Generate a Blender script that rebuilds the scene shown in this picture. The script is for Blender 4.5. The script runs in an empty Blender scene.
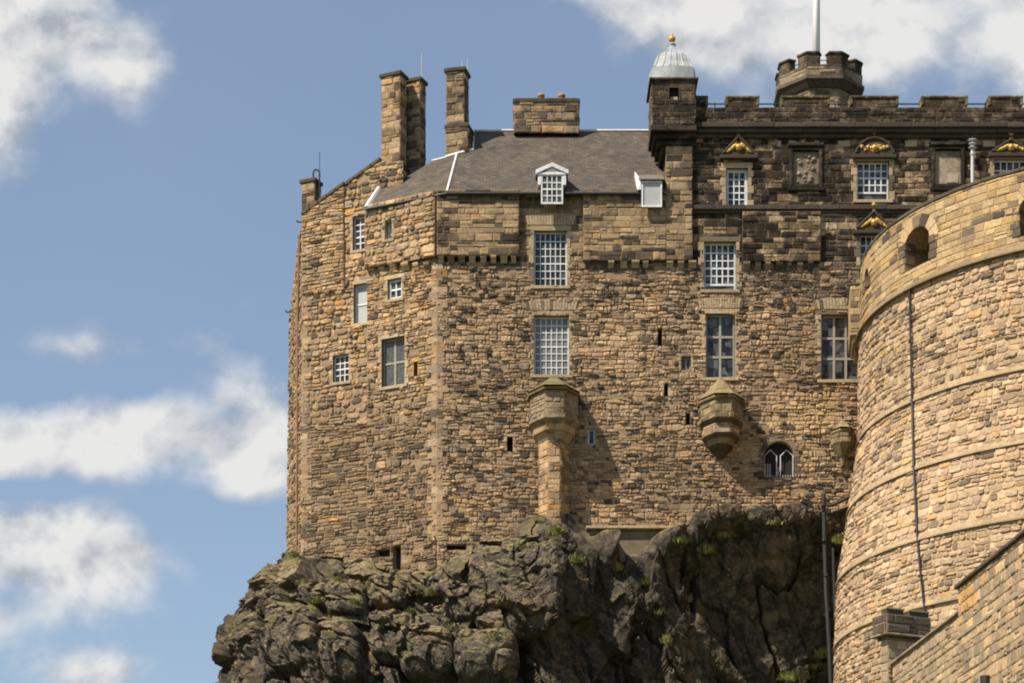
import bpy, math, random
import numpy as np
from mathutils import Vector, Matrix, noise
from mathutils.bvhtree import BVHTree

# ------------------------------------------------------------------ camera, world, sun, exposure
SC = bpy.context.scene
COL = SC.collection
F, YH, CZ = 2200.0, 1100.0, 1.7          # focal length in pixels of a 1024 wide frame, eye level line, eye height
cam = bpy.data.objects.new('camera', bpy.data.cameras.new('camera'))
COL.objects.link(cam)
cam.location = (0, 0, CZ)
cam.rotation_euler = (math.radians(90), 0, 0)
cam.data.sensor_width = 36.0
cam.data.lens = F / 1024 * 36.0
cam.data.shift_y = (YH - 341.5) / 1024.0   # a level view camera with a risen front
cam.data.clip_end = 20000
SC.camera = cam

SUN_FROM = Vector((-1.78, -1.25, 2.58)).normalized()
SUN_STRENGTH = 5.0
SKY_STRENGTH = 0.088
CLOUD_GAIN = 0.53
SC.view_settings.view_transform = 'Standard'
SC.view_settings.look = 'None'
SC.view_settings.gamma = 1.0
SC.view_settings.exposure = 0.68
SC.cycles.filter_width = 2.0                # the photograph is a little soft
el = math.asin(SUN_FROM.z)
az = math.atan2(SUN_FROM.x, SUN_FROM.y)

sun = bpy.data.objects.new('sun', bpy.data.lights.new('sun', 'SUN'))
COL.objects.link(sun)
sun.data.energy = SUN_STRENGTH
sun.data.angle = math.radians(0.5)
sun.data.color = (1.0, 0.875, 0.715)
sun.rotation_euler = (-SUN_FROM).to_track_quat('-Z', 'Y').to_euler()
sun.location = SUN_FROM * 300


class NT:
    """small helper to write node trees"""
    def __init__(s, tree):
        s.t = tree
        s.t.nodes.clear()

    def n(s, kind, _props=None, **inp):
        nd = s.t.nodes.new(kind)
        for k, v in (_props or {}).items():
            setattr(nd, k, v)
        for k, v in inp.items():
            key = int(k[1:]) if k[0] == 'i' and k[1:].isdigit() else k.replace('_', ' ')
            s.set(nd.inputs[key], v)
        return nd

    def set(s, sock, v):
        if isinstance(v, bpy.types.NodeSocket):
            s.t.links.new(v, sock)
        elif isinstance(v, bpy.types.Node):
            s.t.links.new(v.outputs[0], sock)
        else:
            sock.default_value = v

    def m(s, op, a, b=0.0, c=0.0, clamp=False):
        return s.n('ShaderNodeMath', {'operation': op, 'use_clamp': clamp}, i0=a, i1=b, i2=c).outputs[0]

    def vm(s, op, a, b=(0, 0, 0)):
        nd = s.n('ShaderNodeVectorMath', {'operation': op}, i0=a, i1=b)
        return nd.outputs['Value'] if op in ('DOT_PRODUCT', 'LENGTH') else nd.outputs[0]

    def noise(s, vec, scale, detail=4, rough=0.55, dist=0.0):
        return s.n('ShaderNodeTexNoise', Vector=vec, Scale=scale, Detail=detail, Roughness=rough, Distortion=dist)

    def ramp(s, fac, pts, interp='LINEAR'):
        nd = s.n('ShaderNodeValToRGB', i0=fac)
        r = nd.color_ramp
        r.interpolation = interp
        while len(r.elements) < len(pts):
            r.elements.new(0.5)
        for e, (p, c) in zip(r.elements, pts):
            e.position = p
            e.color = (*c, 1) if len(c) == 3 else c
        return nd.outputs[0]

    def mix(s, fac, a, b, blend='MIX'):
        nd = s.n('ShaderNodeMix', {'data_type': 'RGBA', 'blend_type': blend})
        s.set(nd.inputs[0], fac)
        s.set(nd.inputs[6], a if not isinstance(a, tuple) or len(a) == 4 else (*a, 1))
        s.set(nd.inputs[7], b if not isinstance(b, tuple) or len(b) == 4 else (*b, 1))
        return nd.outputs[2]


def make_world():
    w = bpy.data.worlds.new('World')
    SC.world = w
    w.use_nodes = True
    T = NT(w.node_tree)
    sky = T.n('ShaderNodeTexSky', {'sky_type': 'NISHITA', 'sun_disc': False, 'sun_elevation': el,
                                   'sun_rotation': az, 'air_density': 1.0, 'dust_density': 1.0, 'ozone_density': 1.0})
    bg = T.n('ShaderNodeBackground', Color=sky.outputs[0], Strength=SKY_STRENGTH)
    # clouds drifting north of the castle: banks at fixed compass directions, broken up by noise
    d = T.n('ShaderNodeTexCoord').outputs['Generated']
    sp = T.n('ShaderNodeSeparateXYZ', i0=d)
    y = T.m('ADD', T.m('ABSOLUTE', sp.outputs[1]), 0.05)
    u = T.m('DIVIDE', sp.outputs[0], y)
    v = T.m('DIVIDE', sp.outputs[2], y)
    p = T.n('ShaderNodeCombineXYZ', i0=u, i1=v, i2=0.0).outputs[0]
    k = 1.05
    banks = [  # centre and radius in a 2200 px per unit chart, amount
        (10, 60, 80, 90, 1.5), (60, 40, 55, 70, .9), (20, 150, 40, 60, .45), (112, 108, 50, 34, .75), (150, 125, 32, 30, .95), (40, 190, 40, 40, .4), (60, 0, 60, 40, .5),
        (495, 0, 55, 26, 2.3), (565, 4, 80, 34, 2.1), (640, 20, 70, 60, 1.1), (690, 60, 50, 50, .8), (740, 30, 95, 85, 1.4), (830, 50, 80, 75, 1.4), (900, 10, 90, 40, 1.2), (1010, 45, 55, 85, 1.6), (960, 20, 60, 40, .7), (860, 100, 60, 40, .6),
        (940, 95, 60, 30, .35), (1060, 100, 60, 80, 1.0), (700, 95, 60, 40, .5),
        (20, 478, 85, 28, 1.3), (130, 470, 60, 30, 1.4), (195, 462, 42, 26, .9), (262, 498, 46, 34, 1.5), (60, 520, 90, 12, -.6), (210, 545, 60, 20, -.6), (285, 455, 26, 40, 1.0),
        (250, 410, 20, 36, .55), (100, 388, 50, 16, .42), (185, 388, 44, 20, .36), (268, 342, 24, 14, .6),
        (100, 575, 78, 46, 1.6), (150, 600, 40, 34, .7), (60, 575, 46, 26, .6), (10, 652, 38, 28, 1.2), (115, 692, 60, 22, 1.1), (75, 636, 40, 14, .35),
        (-20, 600, 40, 30, .7),
    ]
    acc = None
    for cx, cy, rx, ry, a in banks:
        c = ((cx - 512) / F, (YH - cy) / F, 0)
        q = T.vm('MULTIPLY', T.vm('SUBTRACT', p, c), (F / (rx * k), F / (ry * k), 0))
        g = T.m('MULTIPLY', T.m('EXPONENT', T.m('MULTIPLY', T.vm('DOT_PRODUCT', q, q), -1.0)), a)
        acc = g if acc is None else T.m('ADD', acc, g)
    n1 = T.noise(p, 24.0, 10, 0.54, 0.15).outputs[0]
    n2 = T.noise(T.vm('ADD', p, (3.1, 1.7, 0)), 7.0, 5, 0.5, 0.2).outputs[0]
    n3 = T.noise(T.vm('ADD', p, (-0.005, 0.009, 0)), 24.0, 10, 0.54, 0.15).outputs[0]
    brk = T.m('ADD', T.m('MULTIPLY', T.m('SUBTRACT', n1, 0.5), 2.3), T.m('MULTIPLY', T.m('SUBTRACT', n2, 0.5), 0.8))
    dens = T.m('ADD', acc, brk)
    cov = T.n('ShaderNodeMapRange', {'interpolation_type': 'SMOOTHSTEP'}, Value=dens)
    cov.inputs[1].default_value = 0.18
    cov.inputs[2].default_value = 1.30
    cov = cov.outputs[0]
    cov = T.m('MULTIPLY', cov, T.m('MULTIPLY', acc, 4.0, clamp=True))
    shade = T.m('ADD', T.m('MULTIPLY', T.m('SUBTRACT', n1, n3), 3.2), T.m('MULTIPLY', dens, 0.13))
    ccol = T.ramp(T.m('ADD', shade, 0.36, clamp=True), [(0.0, (.50, .535, .59)), (0.30, (.74, .755, .775)), (0.7, (1.0, .985, .955))])
    cb = T.n('ShaderNodeBackground', Color=ccol, Strength=CLOUD_GAIN)
    veil = T.n('ShaderNodeBackground', Color=(.44, .54, .68, 1), Strength=CLOUD_GAIN)     # thin high haze over the blue
    hz = T.n('ShaderNodeMixShader', i0=T.m('ADD', 0.22, T.m('MULTIPLY', n2, 0.16)), i1=bg.outputs[0], i2=veil.outputs[0])
    ms = T.n('ShaderNodeMixShader', i0=T.m('MULTIPLY', cov, 0.93), i1=hz.outputs[0], i2=cb.outputs[0])
    T.n('ShaderNodeOutputWorld', Surface=ms.outputs[0])


make_world()

# ------------------------------------------------------------------ geometry helpers
Y0 = 115.8                                   # distance of the palace front


def ray(px, py, Y):
    return Vector(((px - 512) / F * Y, Y, CZ + (YH - py) / F * Y))


def zat(py, Y):
    return CZ + (YH - py) / F * Y


def xat(px, Y):
    return (px - 512) / F * Y


def pix(P):
    return 512 + F * P[0] / P[1], YH - F * (P[2] - CZ) / P[1]


class Frame:
    """a vertical plane: plan origin, direction to the right, outward normal"""
    def __init__(s, o, t):
        s.o = Vector(o)
        s.t = Vector(t).normalized()
        s.n = Vector((s.t.y, -s.t.x))

    def P(s, u, z, d=0.0):
        q = s.o + s.t * u + s.n * d
        return Vector((q.x, q.y, z))

    __call__ = P

    def u(s, px):
        a = (px - 512) / F
        return (a * s.o.y - s.o.x) / (s.t.x - a * s.t.y)

    def uz(s, px, py):
        u = s.u(px)
        return u, zat(py, s.o.y + s.t.y * u)


def through(pxa, Ya, pxb, Yb):
    a = Vector((xat(pxa, Ya), Ya))
    b = Vector((xat(pxb, Yb), Yb))
    return Frame(a, b - a)


class MB:
    """collects faces with one colour per vertex and links them as ONE mesh object"""
    def __init__(s):
        s.v, s.f, s.c = [], [], []

    def add(s, pts, faces, col=(.5, .5, .5)):
        k = len(s.v)
        s.v.extend([tuple(p) for p in pts])
        s.c.extend([col] * len(pts))
        s.f.extend([[k + i for i in f] for f in faces])

    def poly(s, pts, col=(.5, .5, .5)):
        s.add(pts, [list(range(len(pts)))], col)

    def box(s, fr, u0, u1, z0, z1, d0, d1, col=(.5, .5, .5), ch=0.0):
        """box in a frame (or any map u,z,d): back at d0, front at d1, optional chamfer of the front edges"""
        if ch:
            rings = [(u0, u1, z0, z1, d0), (u0, u1, z0, z1, d1 - ch), (u0 + ch, u1 - ch, z0 + ch, z1 - ch, d1)]
        else:
            rings = [(u0, u1, z0, z1, d0), (u0, u1, z0, z1, d1)]
        pts = []
        for a, b, c, e, d in rings:
            pts += [fr(a, c, d), fr(b, c, d), fr(b, e, d), fr(a, e, d)]
        fs = [[3, 2, 1, 0]]
        for r in range(len(rings) - 1):
            for i in range(4):
                j = (i + 1) % 4
                fs.append([r * 4 + i, r * 4 + j, r * 4 + 4 + j, r * 4 + 4 + i])
        L = (len(rings) - 1) * 4
        fs.append([L, L + 1, L + 2, L + 3])
        s.add(pts, fs, col)

    def prism(s, plan, z0, z1, col=(.5, .5, .5), top=None):
        """vertical prism on a plan polygon (counter-clockwise from above); top = other plan for a taper"""
        n = len(plan)
        top = top or plan
        pts = [(p[0], p[1], z0) for p in plan] + [(p[0], p[1], z1) for p in top]
        fs = [list(range(n))[::-1], list(range(n, 2 * n))]
        for i in range(n):
            j = (i + 1) % n
            fs.append([i, j, n + j, n + i])
        s.add(pts, fs, col)

    def tube(s, path, r, n=8, col=(.5, .5, .5), r1=None):
        path = [Vector(p) for p in path]
        k = len(path)
        pts, fs = [], []
        for i, p in enumerate(path):
            d = (path[min(i + 1, k - 1)] - path[max(i - 1, 0)]).normalized()
            a = d.cross(Vector((0, 0, 1)))
            if a.length < 1e-3:
                a = Vector((1, 0, 0))
            a.normalize()
            b = d.cross(a)
            rr = r if r1 is None else r + (r1 - r) * i / (k - 1)
            for j in range(n):
                t = 2 * math.pi * j / n
                pts.append(p + a * (math.cos(t) * rr) + b * (math.sin(t) * rr))
        for i in range(k - 1):
            for j in range(n):
                q = (j + 1) % n
                fs.append([i * n + j, i * n + q, i * n + n + q, i * n + n + j])
        fs.append(list(range(n))[::-1])
        fs.append([(k - 1) * n + j for j in range(n)])
        s.add(pts, fs, col)

    def lathe(s, c, prof, n=16, a0=0.0, a1=2 * math.pi, col=(.5, .5, .5), sq=0.0, cap=True):
        """prof: list of (radius, z) from bottom to top"""
        full = abs(a1 - a0 - 2 * math.pi) < 1e-6
        m = n if full else n + 1
        pts, fs = [], []
        for r, z in prof:
            for j in range(m):
                t = a0 + (a1 - a0) * j / n
                cx, sx = math.cos(t), math.sin(t)
                k = 1.0
                if sq:
                    k = 1 + sq * (1 / max(abs(cx), abs(sx)) - 1)
                pts.append((c[0] + r * cx * k, c[1] + r * sx * k, z))
        for i in range(len(prof) - 1):
            for j in range(n):
                q = (j + 1) % m
                fs.append([i * m + j, i * m + q, (i + 1) * m + q, (i + 1) * m + j])
        if cap:
            fs.append([j for j in range(m)][::-1])
            fs.append([(len(prof) - 1) * m + j for j in range(m)])
        s.add(pts, fs, col)

    def build(s, name, mat, parent=None, smooth=False, label=None):
        me = bpy.data.meshes.new(name)
        me.from_pydata(s.v, [], s.f)
        me.update()
        at = me.attributes.new('tone', 'FLOAT_COLOR', 'POINT')
        arr = np.ones((len(s.v), 4), np.float32)
        arr[:, :3] = np.array(s.c, np.float32)
        at.data.foreach_set('color', arr.ravel())
        if smooth:
            me.polygons.foreach_set('use_smooth', [True] * len(me.polygons))
        me.materials.append(mat)
        o = bpy.data.objects.new(name, me)
        COL.objects.link(o)
        if parent:
            o.parent = parent
            if parent.type == 'EMPTY':
                o.location = -Vector(parent.location)
        if label:
            o['label'] = label
        return o


def tag(o, label=None, cat=None, group=None, kind=None):
    if label:
        o['label'] = label
    if cat:
        o['category'] = cat
    if group:
        o['group'] = group
    if kind:
        o['kind'] = kind
    return o


def thing(name, label, cat, loc, group=None):
    o = bpy.data.objects.new(name, None)
    COL.objects.link(o)
    o.location = loc
    o.empty_display_size = 0.5
    return tag(o, label, cat, group)


# ------------------------------------------------------------------ materials
def material(name, fn):
    m = bpy.data.materials.new(name)
    m.use_nodes = True
    T = NT(m.node_tree)
    b = T.n('ShaderNodeBsdfPrincipled')
    T.n('ShaderNodeOutputMaterial', Surface=b.outputs[0])
    fn(T, b)
    return m


def obj_co(T):
    return T.n('ShaderNodeNewGeometry').outputs['Position']


def m_stone(T, b):
    co = obj_co(T)
    c = T.n('ShaderNodeAttribute', {'attribute_name': 'tone'}).outputs['Color']
    g = T.noise(co, 9.0, 6, 0.7).outputs[0]
    f = T.noise(co, 1.3, 5, 0.6).outputs[0]
    c = T.mix(1.0, c, T.ramp(g, [(0.25, (.58, .55, .52)), (0.5, (1.0, 1.0, 1.0)), (0.75, (1.36, 1.30, 1.2))]), 'MULTIPLY')
    # lichen and soot in patches of their own
    c = T.mix(T.m('MULTIPLY', T.ramp(f, [(0.53, (0, 0, 0)), (0.72, (1, 1, 1))]), 0.55), c, T.mix(0.5, c, (.075, .062, .048)))
    st = T.noise(T.vm('MULTIPLY', co, (1.6, 1.6, 0.22)), 1.0, 5, 0.65).outputs[0]
    c = T.mix(T.m('MULTIPLY', T.ramp(st, [(0.54, (0, 0, 0)), (0.74, (1, 1, 1))]), 0.6), c, T.mix(0.6, c, (.05, .042, .035)))
    T.set(b.inputs['Base Color'], c)
    b.inputs['Roughness'].default_value = 0.93
    b.inputs['Specular IOR Level'].default_value = 0.2
    h = T.noise(co, 16.0, 6, 0.7).outputs[0]
    T.set(b.inputs['Normal'], T.n('ShaderNodeBump', Height=h, Strength=0.55, Distance=0.06).outputs[0])


def m_soot(T, b, lo=0.462, hi=0.57, most=0.93):
    """the same sandstone where smoke has blackened it in blotches"""
    m_stone(T, b)
    co = obj_co(T)
    c = b.inputs['Base Color'].links[0].from_socket
    n = T.noise(co, 1.1, 8, 0.72, 0.5).outputs[0]
    n2 = T.noise(T.vm('ADD', co, (9, 4, 2)), 4.0, 6, 0.7).outputs[0]
    f = T.m('ADD', T.m('MULTIPLY', n, .75), T.m('MULTIPLY', n2, .35))
    c = T.mix(T.ramp(f, [(lo, (0, 0, 0)), (hi, (most,) * 3)]), c, T.mix(1.0, c, (.27, .25, .23), 'MULTIPLY'))
    T.set(b.inputs['Base Color'], c)


def m_slate(T, b):
    uv = T.n('ShaderNodeUVMap').outputs[0]
    br = T.n('ShaderNodeTexBrick', {'offset': 0.5}, Vector=uv, Color1=(.060, .053, .046, 1), Color2=(.100, .087, .073, 1),
             Mortar=(.035, .032, .03, 1), Scale=1.0, Mortar_Size=0.012, Bias=0.0, Brick_Width=0.34, Row_Height=0.21)
    co = obj_co(T)
    n = T.noise(co, 1.1, 8, 0.7).outputs[0]
    n2 = T.noise(co, 8.0, 4, 0.6).outputs[0]
    c = T.mix(1.0, br.outputs[0], T.ramp(n, [(0.3, (.6, .6, .62)), (0.7, (1.4, 1.32, 1.15))]), 'MULTIPLY')
    c = T.mix(1.0, c, T.ramp(n2, [(0.3, (.75, .75, .75)), (0.7, (1.2, 1.2, 1.2))]), 'MULTIPLY')
    T.set(b.inputs['Base Color'], c)
    b.inputs['Roughness'].default_value = 0.75
    b.inputs['Specular IOR Level'].default_value = 0.3
    T.set(b.inputs['Normal'], T.n('ShaderNodeBump', Height=br.outputs['Fac'], Strength=0.6, Distance=0.03).outputs[0])


def plain(rgb, rough=0.6, metal=0.0, var=0.12, scale=6.0, spec=0.4):
    def fn(T, b):
        n = T.noise(obj_co(T), scale, 5, 0.6).outputs[0]
        c = T.mix(1.0, (*rgb, 1), T.ramp(n, [(0.3, (1 - var,) * 3), (0.7, (1 + var,) * 3)]), 'MULTIPLY')
        T.set(b.inputs['Base Color'], c)
        b.inputs['Roughness'].default_value = rough
        b.inputs['Metallic'].default_value = metal
        b.inputs['Specular IOR Level'].default_value = spec
    return fn


def m_glass(T, b):
    co = obj_co(T)
    n = T.n('ShaderNodeTexVoronoi', {'distance': 'CHEBYCHEV'}, Vector=co, Scale=2.6).outputs['Color']
    T.set(b.inputs['Base Color'], T.ramp(n, [(0.25, (.010, .011, .013)), (0.6, (.035, .038, .042)), (0.9, (.12, .125, .125))]))
    b.inputs['Roughness'].default_value = 0.12
    b.inputs['Specular IOR Level'].default_value = 0.4
    T.set(b.inputs['Normal'], T.n('ShaderNodeBump', Height=T.noise(co, 3.0, 2, 0.5).outputs[0], Strength=0.25, Distance=0.05).outputs[0])


def m_rock(T, b):
    co = obj_co(T)
    ge = T.n('ShaderNodeNewGeometry')
    nz = T.n('ShaderNodeSeparateXYZ', i0=ge.outputs['Normal']).outputs[2]
    n = T.noise(co, 0.55, 6, 0.62).outputs[0]
    n2 = T.noise(co, 2.7, 7, 0.68).outputs[0]
    n3 = T.noise(co, 11.0, 5, 0.7).outputs[0]
    c = T.ramp(n2, [(0.30, (.016, .0145, .012)), (0.46, (.044, .038, .030)), (0.60, (.092, .078, .059)), (0.78, (.19, .16, .12))])
    c = T.mix(1.0, c, T.ramp(n3, [(0.3, (.6, .6, .6)), (0.7, (1.35, 1.32, 1.25))]), 'MULTIPLY')
    c = T.mix(T.ramp(n, [(0.53, (0, 0, 0)), (0.64, (.75, .75, .75))]), c, T.mix(0.65, c, (.23, .175, .11)))
    # pale droppings and lichen spots
    vo = T.n('ShaderNodeTexVoronoi', Vector=co, Scale=1.5).outputs['Distance']
    c = T.mix(T.m('MULTIPLY', T.ramp(vo, [(0.06, (1, 1, 1)), (0.10, (0, 0, 0))]), 0.5), c, (.34, .33, .31))
    # thin soil, moss and dry grass where the rock lies flat
    soil = T.mix(T.ramp(T.noise(co, 1.4, 5, 0.6).outputs[0], [(0.42, (0, 0, 0)), (0.58, (1, 1, 1))]), (.26, .19, .105), (.15, .135, .05))
    flat = T.ramp(T.m('ADD', nz, T.m('MULTIPLY', T.m('SUBTRACT', n2, 0.5), 0.7)), [(0.66, (0, 0, 0)), (0.84, (1, 1, 1))])
    c = T.mix(T.m('MULTIPLY', flat, 0.85), c, soil)
    mo = T.ramp(T.noise(T.vm('ADD', co, (7, 3, 1)), 0.8, 5, 0.6).outputs[0], [(0.54, (0, 0, 0)), (0.66, (1, 1, 1))])
    c = T.mix(T.m('MULTIPLY', T.m('MULTIPLY', mo, T.ramp(nz, [(0.0, (0, 0, 0)), (0.4, (1, 1, 1))])), 0.75), c, (.115, .105, .03))
    T.set(b.inputs['Base Color'], c)
    b.inputs['Roughness'].default_value = 0.9
    b.inputs['Specular IOR Level'].default_value = 0.25
    h = T.noise(co, 5.0, 9, 0.72, 0.4).outputs[0]
    T.set(b.inputs['Normal'], T.n('ShaderNodeBump', Height=h, Strength=0.7, Distance=0.15).outputs[0])


def m_leaf(T, b):
    c = T.n('ShaderNodeAttribute', {'attribute_name': 'tone'}).outputs['Color']
    T.set(b.inputs['Base Color'], c)
    b.inputs['Roughness'].default_value = 0.7


def m_tone(rough, metal=0.0):
    def fn(T, b):
        T.set(b.inputs['Base Color'], T.n('ShaderNodeAttribute', {'attribute_name': 'tone'}).outputs['Color'])
        b.inputs['Roughness'].default_value = rough
        b.inputs['Metallic'].default_value = metal
    return fn


def m_ground(T, b):
    co = obj_co(T)
    n = T.noise(co, 0.25, 8, 0.65).outputs[0]
    T.set(b.inputs['Base Color'], T.ramp(n, [(0.35, (.035, .055, .018)), (0.65, (.09, .10, .035))]))
    b.inputs['Roughness'].default_value = 0.95


M = {
    'stone': material('weathered_sandstone', m_stone),
    'soot': material('sooty_sandstone', m_soot),
    'stain': material('stained_sandstone', lambda T, b: m_soot(T, b, 0.535, 0.68, 0.8)),
    'slate': material('slate', m_slate),
    'white': material('white_paint', plain((.57, .59, .60), 0.55, 0, 0.2, 2.5)),
    'pole': material('white_pole_paint', plain((.92, .92, .90), 0.4, 0, 0.04)),
    'greyframe': material('grey_stone_mullion', plain((.27, .25, .21), 0.85)),
    'lead': material('lead_sheet', plain((.30, .32, .34), 0.5, 0.0, 0.25, 2.5)),
    'flash': material('lead_flashing', plain((.62, .60, .57), 0.6, 0.0, 0.2, 3.0)),
    'glass': material('old_glass', m_glass),
    'net': material('net_curtain_glass', plain((.15, .155, .155), 0.2, 0, 0.25, 3.0)),
    'leaded': material('leaded_glass', plain((.065, .072, .066), 0.25, 0, 0.5, 9.0)),
    'blind': material('drawn_blind', plain((.34, .37, .375), 0.5, 0, 0.1, 2.0)),
    'dark': material('dark_iron', plain((.018, .018, .02), 0.6)),
    'void': material('painted_dark_recess', plain((.02, .018, .016), 0.95)),  # near-black backing paints the darkness inside openings
    'gold': material('gilding', plain((.44, .28, .065), 0.5, 0.3, 0.4)),
    'clay': material('clay_pot', plain((.33, .175, .095), 0.85, 0, .3)),
    'rust': material('rusty_pipe', plain((.20, .11, .065), 0.8)),
    'steel': material('galvanised_pipe', plain((.42, .42, .43), 0.5, 0.3)),
    'cement': material('cement_render', plain((.155, .122, .078), 0.9, 0, 0.35, 1.5)),
    'rock': material('basalt', m_rock),
    'leaf': material('leaf', m_leaf),
    'ground': material('turf', m_ground),
}

# ------------------------------------------------------------------ stone masonry, every stone modelled
PAL = {
    'rubble': [((.335, .243, .150), 5), ((.305, .221, .139), 4), ((.37, .276, .174), 3), ((.265, .193, .124), 2.5), ((.35, .236, .118), 1.1),
               ((.21, .16, .112), 1.4), ((.305, .24, .172), 1.0), ((.315, .205, .13), .5)],
    'ochre': [((.42, .29, .155), 4), ((.38, .268, .15), 3), ((.46, .335, .195), 2), ((.31, .222, .135), 2), ((.44, .245, .09), 0.9),
              ((.345, .268, .184), 1.2), ((.245, .177, .117), 1.4)],
    'ashlar': [((.315, .235, .145), 5), ((.285, .212, .133), 4), ((.35, .27, .17), 2), ((.245, .18, .12), 2), ((.345, .235, .118), .7), ((.28, .19, .135), .4)],
    'tower': [((.425, .315, .20), 5), ((.39, .288, .185), 4), ((.47, .36, .238), 2.2), ((.345, .255, .16), 2), ((.43, .295, .14), 1.0),
              ((.375, .275, .20), 1.0), ((.285, .215, .15), 1.3), ((.42, .25, .135), .3), ((.20, .155, .11), .35)],
    'parapet': [((.395, .29, .15), 4), ((.355, .262, .138), 3), ((.43, .325, .18), 2), ((.295, .215, .12), 1.8), ((.41, .275, .115), .8), ((.15, .112, .082), .5)],
    'wall': [((.47, .34, .195), 3), ((.42, .305, .185), 3), ((.35, .265, .17), 2), ((.51, .38, .225), 2), ((.30, .235, .16), 1.2)],
}


def pick(name, rng):
    P = PAL[name]
    r = rng.random() * sum(w for _, w in P)
    for c, w in P:
        r -= w
        if r <= 0:
            break
    k = rng.gauss(1.0, 0.12)
    h = rng.gauss(0, 0.02)
    return (max(.02, c[0] * 1.0 * k * (1 + h)), max(.02, c[1] * .985 * k), max(.015, c[2] * k * (1 - h)))


def lerp3(a, b, t):
    return tuple(x + (y - x) * t for x, y in zip(a, b))


def clip_poly(poly, reg):
    """Sutherland-Hodgman against a convex counter-clockwise region"""
    out = poly
    n = len(reg)
    for i in range(n):
        ax, ay = reg[i]
        bx, by = reg[(i + 1) % n]
        inp, out = out, []
        if not inp:
            return []
        for j in range(len(inp)):
            p, q = inp[j], inp[(j + 1) % len(inp)]
            sp = (bx - ax) * (p[1] - ay) - (by - ay) * (p[0] - ax)
            sq = (bx - ax) * (q[1] - ay) - (by - ay) * (q[0] - ax)
            if sp >= 0:
                out.append(p)
            if (sp >= 0) != (sq >= 0):
                t = sp / (sp - sq)
                out.append((p[0] + (q[0] - p[0]) * t, p[1] + (q[1] - p[1]) * t))
    return out


def area(p):
    return 0.5 * sum(p[i][0] * p[(i + 1) % len(p)][1] - p[(i + 1) % len(p)][0] * p[i][1] for i in range(len(p)))


def ccw(p):
    return p if area(p) > 0 else p[::-1]


def stone(mb, mp, poly, d, h, gap, col, rng, rnd):
    """one dressed or rubble stone standing proud of its mortar bed"""
    us = [p[0] for p in poly]
    zs = [p[1] for p in poly]
    hw, hh = (max(us) - min(us)) / 2, (max(zs) - min(zs)) / 2
    if hw < 0.035 or hh < 0.03:
        return
    cx, cz = (max(us) + min(us)) / 2, (max(zs) + min(zs)) / 2
    if rnd > 0:                                   # knock the corners off
        q = []
        n = len(poly)
        for i in range(n):
            p, a, b = poly[i], poly[i - 1], poly[(i + 1) % n]
            for o in (a, b):
                L = math.hypot(o[0] - p[0], o[1] - p[1]) + 1e-6
                k = min(0.42, rnd * rng.uniform(0.3, 1.0) * min(hw, hh) / L)
                q.append((p[0] + (o[0] - p[0]) * k, p[1] + (o[1] - p[1]) * k))
        poly = q
    n = len(poly)

    def ring(g, dd, jit):
        ku, kz = max(0.1, 1 - g / hw), max(0.1, 1 - g / hh)
        return [mp(cx + (p[0] - cx) * ku, cz + (p[1] - cz) * kz, dd + rng.uniform(-jit, jit)) for p in poly]
    g2 = min(0.05, hh * 0.34)
    tilt = h * 0.35
    pts = ring(gap, d - 0.02, 0) + ring(gap + g2 * 0.3, d + h * 0.62, tilt * 0.4) + ring(gap + g2, d + h, tilt)
    fs = []
    for r in (0, 1):
        for i in range(n):
            j = (i + 1) % n
            fs.append([r * n + i, r * n + j, r * n + n + j, r * n + n + i])
    if n > 4 and h > 0.03:
        pts.append(mp(cx + rng.uniform(-.2, .2) * hw, cz + rng.uniform(-.2, .2) * hh, d + h * rng.uniform(1.0, 1.35)))
        for i in range(n):
            fs.append([2 * n + i, 2 * n + (i + 1) % n, 3 * n])
    else:
        fs.append([2 * n + i for i in range(n)])
    mb.add(pts, fs, col)


STY = {   # row height, length, gap, proud, rounding, wobble, chance to split a stone in two thin ones
    'rubble': dict(row=(.13, .29), w=(.13, .54), gap=.010, h=(.012, .095), rnd=.6, wob=.15, split=.30),
    'round': dict(row=(.24, .44), w=(.22, .70), gap=.016, h=(.03, .10), rnd=1.0, wob=.11, split=.15),
    'thin': dict(row=(.12, .24), w=(.25, .80), gap=.012, h=(.02, .08), rnd=.6, wob=.13, split=.15),
    'ashlar': dict(row=(.26, .44), w=(.32, 1.05), gap=.010, h=(.008, .05), rnd=.32, wob=.04, split=.25),
    'tower': dict(row=(.18, .36), w=(.20, .66), gap=.011, h=(.015, .085), rnd=.75, wob=.11, split=.12),
    'parapet': dict(row=(.26, .40), w=(.38, .95), gap=.010, h=(.012, .04), rnd=.25, wob=.02, split=.08),
    'wall': dict(row=(.22, .42), w=(.22, .62), gap=.010, h=(.01, .05), rnd=.45, wob=.05, split=.12),
}
MORTAR = (.27, .198, .125)


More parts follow.
